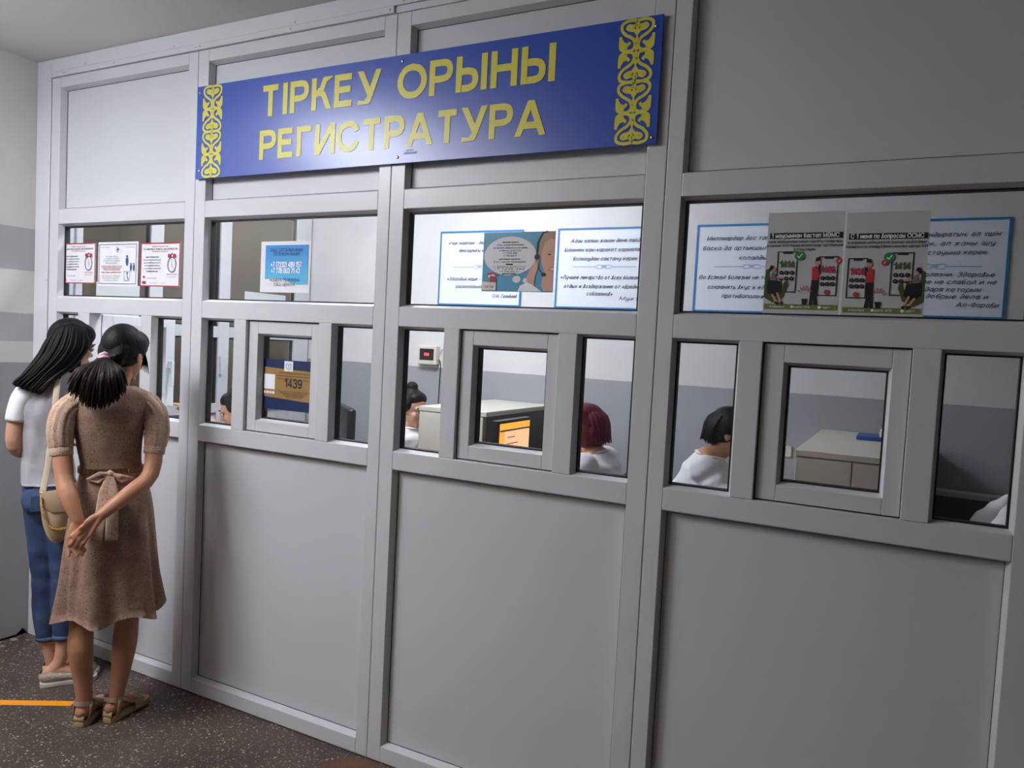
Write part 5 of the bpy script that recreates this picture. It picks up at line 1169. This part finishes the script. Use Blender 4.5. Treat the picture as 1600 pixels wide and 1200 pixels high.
# ---------------------------------------------------------- clerks behind the glass
def clerk(label, loc, rz, zt_, lean, hairm, style, hip_y=-.10, knee=.33, hands=None, skin=SKIN, look=(0, 1, -.25), coat=COAT, head_x=0, glasses=False, elf=(.055, -.03, -.115)):
    hc = V((head_x, lean, zt_-.105)); zt = zt_+.055
    sh_y = lean*.45-.02
    bm = B(); head_mesh(bm, hc, look, .92)
    tube(bm, [(0, sh_y+.0, zt-.29), (head_x*.5, lean*.75-.01, zt-.255), (head_x, lean-.012, zt-.215)], [.05, .043, .043], n=16)
    tube(bm, [(0, hip_y, .58), (0, hip_y+.01, .72), (0, (hip_y+sh_y)/2, .88), (0, sh_y, zt-.38), (0, sh_y, zt-.29)], [(.16, .12), (.14, .11), (.14, .10), (.155, .10), (.09, .06)], n=24, ref=(1, 0, 0))
    hp = hands or ((-.11, lean+.26, zt-.44), (.11, lean+.26, zt-.44))
    arms = []
    for s, h in zip((-1, 1), hp):
        a = V((s*.155, sh_y, zt-.325)); w = V(h); el = (a+w)/2+V((s*elf[0], elf[1], elf[2])); arms.append((a, el, w))
        stube(bm, [a, (a+el)/2+V((s*.01, 0, 0)), el, (el+w)/2, w], [.043, .040, .036, .031, .021], n=14); d_ = (w-el); hand(bm, w, (d_.x, d_.y, d_.z*.4), (0, 0, 1), thumb=-s, curl=.45)
    for s in (-1, 1):
        stube(bm, [(s*.08, hip_y, .60), (s*.10, hip_y+.2, .60), (s*.11, knee, .57), (s*.11, knee+.02, .35), (s*.11, knee, .08)], [.085, .075, .058, .045, .032], n=14)
        foot(bm, (s*.11, knee-.04), (0, 1), .2, .01)
    bm = remeshed(bm, .0052, 4)
    p = link('person', bm, skin, None, True, loc, (0, 0, rz)); tag(p, label, 'person', None)
    face_parts(p, hc, look, .92, hairm)
    bm = B()
    tube(bm, [(0, hip_y, .53), (0, hip_y, .60), (0, hip_y+.01, .74), (0, (hip_y+sh_y)/2, .90), (0, sh_y, zt-.40), (0, sh_y, zt-.335), (0, sh_y+.01, zt-.275)], [(.18, .15), (.178, .145), (.160, .128), (.160, .122), (.182, .126), (.170, .112), (.078, .066)], n=32, ref=(1, 0, 0), round_=False)
    for (a, el, w), s in zip(arms, (-1, 1)):
        stube(bm, [a+V((-s*.03, 0, .005)), (a+el)/2+V((s*.01, 0, 0)), el, (el*.12+w*.88)], [.062, .060, .054, .036], n=20); ell(bm, a, (.064, .064, .066), seg=3)
    bm = remeshed(bm, .006, 8)
    for v in bm.verts:
        f = math.sin(v.co.z*58+v.co.x*31)*math.sin(v.co.x*44+v.co.y*37)+.6*math.sin(v.co.z*95-v.co.y*60); v.co += v.normal*.0028*f
    ct = link('coat', bm, coat, p, True)
    bm = B(); cl = [V((.062*math.cos(t), sh_y+.012+.056*math.sin(t), zt-.272-.012*math.sin(t))) for t in [2*PI*i/24 for i in range(25)]]
    tube(bm, cl, [(.006, .016)]*25, n=8, ref=(0, 0, 1), round_=False); link('collar', bm, coat, ct, True)
    M = basis(look); bm = B(); up_ = style in ('bun', 'tied')
    ell(bm, hc+M @ V((0, -.026, .022)), (.078, .088, .090) if not up_ else (.074, .082, .084), M, 4); ell(bm, hc+M @ V((0, .028, .052) if not up_ else (0, .012, .054)), (.070, .052, .050) if not up_ else (.066, .050, .044), M, 3)
    for s in (-1, 1): ell(bm, hc+M @ V((s*.056, -.018, .018)), (.025, .050, .048), M, 3)
    if style == 'bob':
        ell(bm, hc+M @ V((0, -.055, -.040)), (.082, .060, .062), M, 3)
        for s in (-1, 1): ell(bm, hc+M @ V((s*.066, -.020, -.035)), (.022, .046, .062), M, 3)
        ell(bm, hc+M @ V((0, -.01, .055)), (.085, .085, .060), M, 3)
    elif style == 'short':
        ell(bm, hc+M @ V((0, -.066, -.030)), (.060, .038, .058), M, 3); ell(bm, hc+M @ V((0, -.01, .045)), (.080, .088, .062), M, 3)
    else: ell(bm, hc+M @ V((0, -.075, -.015)), (.050, .028, .040), M, 3)
    if style == 'bun': ell(bm, hc+M @ V((0, -.045, .108)), (.034, .034, .028), M, 3)
    bm = remeshed(bm, .005, 3); hr = link('hair', bm, hairm, p, True)
    bm = B(); rnd = random.Random(int(zt*1000))
    for i in range(60):
        a = rnd.uniform(-2.6, -.5) if style != 'bun' else rnd.uniform(-PI, 0); rx_ = .080
        top = hc+M @ V((.03*math.cos(a), -.01+.03*math.sin(a), .105)); mid = hc+M @ V((rx_*math.cos(a), -.026+.092*math.sin(a), .03))
        if style == 'bun': stube(bm, [hc+M @ V((.078*math.cos(a), -.02+.09*math.sin(a), -.01)), mid, hc+M @ V((0, -.045, .10))], [.006, .007, .005], n=5)
        else:
            ez = -.085 if style == 'bob' else -.075; stube(bm, [top, mid, hc+M @ V((rx_*.98*math.cos(a), -.03+.088*math.sin(a), ez*(.75+.35*rnd.random())))], [.006, .0085, .0025], n=5)
    link('hair_locks', bm, hairm, hr, True)
    if glasses:
        bm = B()
        for s in (-1, 1):
            c_ = hc+M @ V((s*.031, .092, -.008)); lp = [c_+M @ V((.022*math.cos(t), 0, .016*math.sin(t))) for t in [2*PI*i/16 for i in range(17)]]; tube(bm, lp, [.0016]*17, n=5, round_=False)
            tube(bm, [hc+M @ V((s*.053, .088, -.004)), hc+M @ V((s*.078, .03, -.004)), hc+M @ V((s*.080, -.01, -.012))], [.0022]*3, n=5)
        tube(bm, [hc+M @ V((-.01, .094, -.006)), hc+M @ V((.01, .094, -.006))], [.0016]*2, n=5); link('glasses', bm, BLACKP, p, True)
    return p
H = math.radians
clerk('person with a black top bun in a white coat, looking down', (.80, 1.32, 0), H(-90), 1.335, .045, HAIRB, 'bun', knee=.09, hip_y=-.22, hands=((-.10, .20, .93), (.10, .20, .93)), look=(.12, 1, -.30))
clerk('person with short wine-red hair and glasses in a white coat, seated', (2.11, 1.02, 0), H(90), 1.352, .085, HAIRR, 'bob', hip_y=-.10, knee=.30, look=(0, 1, -.25), glasses=True, hands=((-.10, .30, .86), (.12, .30, .86)))
clerk('person with short black hair in a white coat, fourth bay left pane', (2.52, 1.22, 0), H(-82), 1.375, .145, HAIRB, 'short', hip_y=-.10, knee=.24, skin=SKINDK, look=(0, 1, -.3))
clerk('person seen past the mullion in the second bay left pane', (.225, .80, 0), H(140), 1.295, .16, HAIRB, 'tied', hip_y=-.08, knee=.24, look=(.25, 1, -.45), hands=((.06, .36, 1.165), (.20, .38, 1.165)), coat=mat('pink_blouse', (196, 158, 146), .8, bump=(12, .4)))
clerk('person in a white coat half hidden by the right frame edge of the last bay', (3.865, .88, 0), H(97), 1.39, .06, HAIRB, 'short', hip_y=-.10, knee=.26, look=(0, 1, -.2), hands=((-.07, .13, 1.19), (.09, .13, 1.15)), elf=(.03, .13, -.10))
for (x, y, rz, zt, lb) in ((2.43, 1.23, -82, 1.02, 'black office chair back low behind the black-haired clerk in the fourth bay'), (.36, .93, 140, 1.22, 'black office chair behind the clerk seated at the white counter'), (3.99, .97, 100, .95, 'black office chair under the clerk at the far right frame edge')):
    office_chair(x, y, H(rz), lb, zt)
stool(.60, 1.32, 'black round stool under the bun-haired clerk')
stool(2.22, 1.02, 'black round stool under the red-haired clerk')
ph = thing('phone_handset', 'small dark telephone handset lying on the counter in the second bay left pane', 'telephone', (.40, .34, 1.126), .4)
bm = B(); box(bm, -.045, .045, -.02, .02, 0, .03); bevel_all(bm, .008, 3); link('body', bm, BLACKP, ph)
bm = B(); box(bm, -.03, .03, -.012, .012, .0305, .032); link('keypad', bm, CREAMP, ph)
